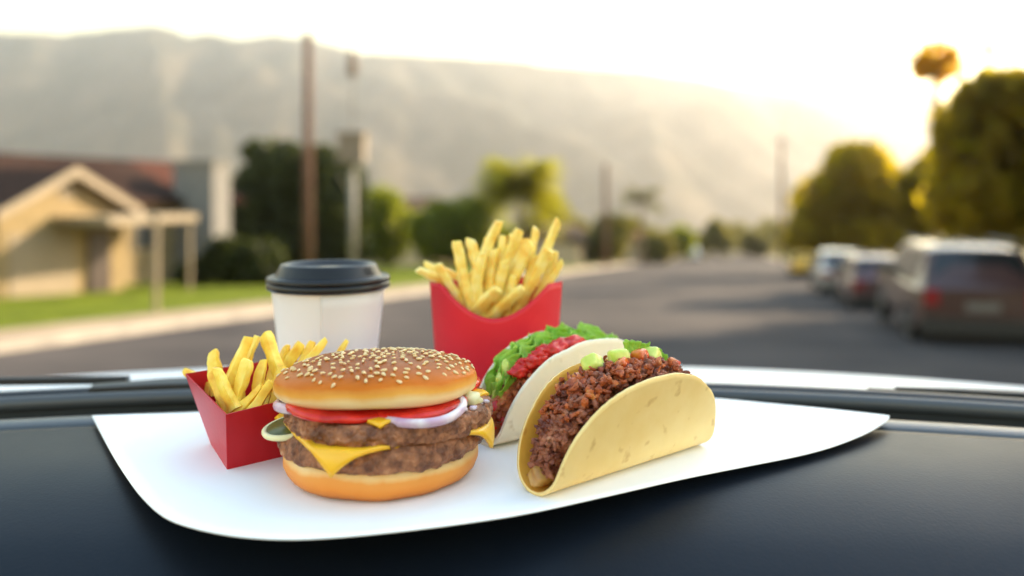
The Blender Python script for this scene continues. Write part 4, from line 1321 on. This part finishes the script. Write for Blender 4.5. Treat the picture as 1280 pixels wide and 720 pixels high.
class Shell:
    def __init__(s, a, S, r0, phi, e0=2.1, e1=2.6):
        s.a, s.S, s.r0, s.phi, s.e0, s.e1 = a, S, r0, phi, e0, e1
        s.th0 = math.pi / 2 - phi
    def S_at(s, u):
        e = s.e0 if u < 0 else s.e1
        return s.S * max(0, 1 - abs(u) ** e) ** (1 / e)
    def p(s, u, sl, inset=0.0):
        """u along the fold (-1..1), sl signed length up from the fold"""
        sg = 1 if sl >= 0 else -1
        L = abs(sl)
        r = s.r0
        arc = r * s.th0
        if L < arc:
            th = L / r
            y, z = (r - inset) * math.sin(th), r - (r - inset) * math.cos(th)
        else:
            th = s.th0
            y = (r - inset) * math.sin(th) + (L - arc) * math.sin(s.phi)
            z = r - (r - inset) * math.cos(th) + (L - arc) * math.cos(s.phi)
        return Vector((u * s.a, sg * y, z))
    def build(s, parent, mt, thick, seed, wob=.0012, lift=None):
        nu, ns = 130, 44
        vs_, fs = [], []
        for i in range(nu + 1):
            u = -math.cos(math.pi * i / nu) * .9985
            sm = max(s.S_at(u) + .0010 * mn.noise(Vector((u * 5, seed, 2))) + .0004 * mn.noise(Vector((u * 24, seed, 5))), .004)
            for j in range(ns + 1):
                sl = sm * (j / ns * 2 - 1)
                p = s.p(u, sl)
                p.y += wob * mn.noise(Vector((u * 2.1, sl * 24, seed))) * min(1, abs(sl) / .02)
                p.z += wob * .5 * mn.noise(Vector((u * 3, seed, sl * 10))) * min(1, abs(sl) / .02)
                # a live edge: ragged by fractions of a millimetre
                vs_.append(p)
        for i in range(nu):
            for j in range(ns): a = i * (ns + 1) + j; fs.append((a, a + 1, a + ns + 2, a + ns + 1))
        o = mesh_obj('shell', vs_, fs, mt, parent, True)
        m_ = o.modifiers.new('thickness', 'SOLIDIFY'); m_.thickness = thick; m_.offset = 1
        if isinstance(mt, list): m_.material_offset = 1; m_.material_offset_rim = 0
        return o

def front_taco():
    e0, e1 = on(667, 619), on(868, 554)
    c = (e0 + e1) / 2
    ang = math.atan2(e1.y - e0.y, e1.x - e0.x)
    t = thing('taco', 'yellow corn shell taco filled with ground beef, in front of the pale taco', 'taco', c + Vector((0, 0, .0022)), ang, 'tacos on the paper')
    sh = Shell((e1 - e0).length / 2, .0690, .0155, R(15), 2.15, 2.6)
    sh.build(t, [M['corn'], M['corn_in']], .0020, 1)
    rng = random.Random(12)
    def fill_pt(u, h, lat):
        """point inside the shell: h 0..1 up, lat -1..1 across"""
        Sm = sh.S_at(u)
        sl = .004 + h * (Sm - .004)
        y = sh.p(u, sl).y - .0072
        z = sh.p(u, sl).z
        return Vector((u * sh.a, y * lat, z + .002))
    def mound(u, lat, top=.92):
        p = fill_pt(u, top, lat)
        p.z += .007 * (1 - lat * lat) - .004
        return p
    # heart of the filling so that nothing shows through
    cb = Crumbs()
    for k in range(30):
        u = -.74 + 1.6 * k / 29
        for h, r in ((.62, .0110), (.32, .0095)):
            cb.lump(fill_pt(u, h, 0), r * min(1, .35 + sh.S_at(u) / .06), (1.0, .9, 1.15), k + h * 9)
    for n in range(760):
        u = rng.uniform(-.93, .93)
        p = mound(u, rng.uniform(-.95, .9), rng.uniform(.80, .97) if u < .1 else rng.uniform(.86, .98))
        cb.add(p, rng.choice([.0016, .0020, .0024, .0029]) * rng.uniform(.8, 1.2), rng)
    for n in range(560):
        # the open near end, seen right down to the fold
        u = rng.uniform(-.965, -.5)
        h = rng.uniform(.15, .95)
        if h < .45: u = max(u, -.90)
        cb.add(fill_pt(u, h, rng.uniform(-.95, .9)), rng.choice([.0017, .0022, .0027]) * rng.uniform(.8, 1.2), rng)
    cb.build('beef_filling', M['mince'], t)
    # reddish chilli crumbs, most of them towards the far end
    cb = Crumbs()
    for k in range(360):
        u = rng.uniform(.08, .95) if k < 170 else rng.uniform(-.8, .1)
        p = fill_pt(u, rng.uniform(.84, .98), rng.uniform(-.9, .8)); p.z += .004 if k < 170 else .0045
        cb.add(p, rng.uniform(.0017, .0028), rng)
    cb.build('chilli_filling', M['redmince'], t)
    def cube_piece(name, u, h, lat, r, mt, seed, dz=.004):
        bm = bmesh.new(); bmesh.ops.create_cube(bm, size=1.6)
        bmesh.ops.bevel(bm, geom=bm.edges[:], offset=.42, segments=3, affect='EDGES', profile=.5)
        bmesh.ops.subdivide_edges(bm, edges=bm.edges[:], cuts=1, use_grid_fill=True)
        q = rand_rot(random.Random(seed))
        for v in bm.verts:
            v.co = q @ (v.co * r * (1 + .12 * mn.noise(v.co * 2 + Vector((seed, 0, 0)))))
            v.co.x *= 1.25
        p = fill_pt(u, h, lat); p.z += dz
        return bm_obj(name, bm, mt, t, True, p)
    cube_piece('vegetable_cube', -.20, .93, .55, .0068, M['zucchini'], 3, .006)
    cube_piece('vegetable_cube', .07, .93, .35, .0072, M['zucchini'], 8, .007)
    cube_piece('vegetable_cube', .52, .97, .45, .0066, M['zucchini'], 5, .006)
    cube_piece('pepper_piece', -.02, .92, -.1, .0045, M['pepper'], 6, .006)
    cube_piece('pepper_piece', .30, .96, .2, .0052, M['pepper'], 7, .006)
    cube_piece('pepper_piece', -.38, .88, .5, .0052, M['pepper'], 9, .004)
    cube_piece('pepper_piece', .62, .96, -.2, .0048, M['pepper'], 10, .005)
    cube_piece('tomato_piece', -.47, .80, .25, .0070, M['redmince'], 11, .008)
    cube_piece('potato_piece', -.925, .40, -.15, .0066, M['potato'], 13, .000)
    # a lettuce scrap near the far end
    lettuce_strip(t, [fill_pt(.22 + .55 * k / 8, 1.0, .55) + Vector((0, 0, .004)) for k in range(9)], .010, 21, Vector((0, .25, 1)))
def lettuce_strip(parent, path, height, seed, up, amp=.0035, freq=1.0):
    n, m = 90, 9
    vs_, fs = [], []
    L = len(path) - 1
    for i in range(n + 1):
        q = i / n * L
        k = min(int(q), L - 1)
        p = path[k].lerp(path[k + 1], q - k)
        dirv = (path[min(k + 1, L)] - path[k]).normalized()
        upn = up.normalized(); side = dirv.cross(upn).normalized()
        hh = height * (.78 + .34 * mn.noise(Vector((i * .11, seed, 2))) + .16 * mn.noise(Vector((i * .4, seed, 7))))
        for j in range(m + 1):
            f = j / m
            wv = amp * f ** 1.3 * (math.sin(i * .55 * freq + 2.1 * mn.noise(Vector((i * .09, seed, 0)))) + .8 * mn.noise(Vector((i * .35, f * 3, seed))))
            vs_.append(p + upn * hh * f + side * wv + upn * .0016 * f * mn.noise(Vector((i * .8, seed, 1))))
    for i in range(n):
        for j in range(m): a = i * (m + 1) + j; fs.append((a, a + 1, a + m + 2, a + m + 1))
    o = mesh_obj('lettuce', vs_, fs, M['lettuce'], parent, True)
    mm = o.modifiers.new('thickness', 'SOLIDIFY'); mm.thickness = .0006
    return o
front_taco()

def rear_taco():
    e0 = on(604, 557); ang = R(37)
    Lh = .077
    c = e0 + Vector((math.cos(ang), math.sin(ang), 0)) * Lh
    t = thing('taco', 'pale flour tortilla taco with lettuce and tomato, behind the yellow taco', 'taco', c + Vector((0, 0, .0022)), ang, 'tacos on the paper')
    sh = Shell(Lh, .0735, .0165, R(9), 2.1, 2.4)
    sh.build(t, M['flour'], .0022, 5, .0015)
    rng = random.Random(31)
    def fp(u, h, lat):
        sl = .004 + h * (sh.S_at(u) - .004)
        q = sh.p(u, sl)
        return Vector((u * sh.a, (q.y - .005) * lat, q.z + .002))
    cb = Crumbs()
    for k in range(24):
        u = -.78 + 1.6 * k / 23
        cb.lump(fp(u, .5, 0), .012, (1, .9, 1.2), k); cb.lump(fp(u, .25, 0), .0095, (1, .85, 1.1), k + 40)
    for k in range(420):
        u = rng.uniform(-.94, -.5) if k < 260 else rng.uniform(-.5, .9); h = rng.uniform(.2, .88)
        if h < .45: u = max(u, -.84)
        cb.add(fp(u, h, rng.uniform(-.92, .92)), rng.uniform(.0018, .0030), rng)
    cb.build('beef_filling', M['redmince'], t)
    # lettuce leaves standing along the rear side
    for k, (lat, hgt, h0) in enumerate([(.92, .0185, .82), (.66, .0175, .82), (.38, .0150, .82), (.10, .0120, .82), (-.18, .010, .82)]):
        path = [fp(-.86 + 1.68 * i / 14, h0, lat) for i in range(15)]
        lettuce_strip(t, path, hgt, 40 + k, Vector((0, .10, 1)), .004)
    def tom(u, h, lat, r, seed, sq):
        v_, f_ = [], []
        lump(v_, f_, Vector((0, 0, 0)), r, sq, seed, 3, .6)
        mesh_obj('tomato_piece', v_, f_, M['tomato'], t, True, fp(u, h, lat) + Vector((0, 0, .002)))
    for k in range(9):
        tom(-.66 + .075 * k, .88, -.45 + .12 * math.sin(k * 2.1), .0056, 60 + k, (1.7, .9, .9))
    tom(-.90, .70, .1, .0070, 71, (1, 1, 1.1)); tom(-.86, .45, -.3, .0062, 72, (1.1, 1, 1))
    for k, (u, h, lat) in enumerate([(-.78, .82, .25), (-.70, .86, .4), (-.82, .65, .3)]):
        v_, f_ = [], []
        lump(v_, f_, Vector((0, 0, 0)), .005, (.8, .7, 1.7), 80 + k, 3, .3)
        mesh_obj('pepper_strip', v_, f_, M['zucchini'], t, True, fp(u, h, lat) + Vector((0, 0, .003)))
rear_taco()
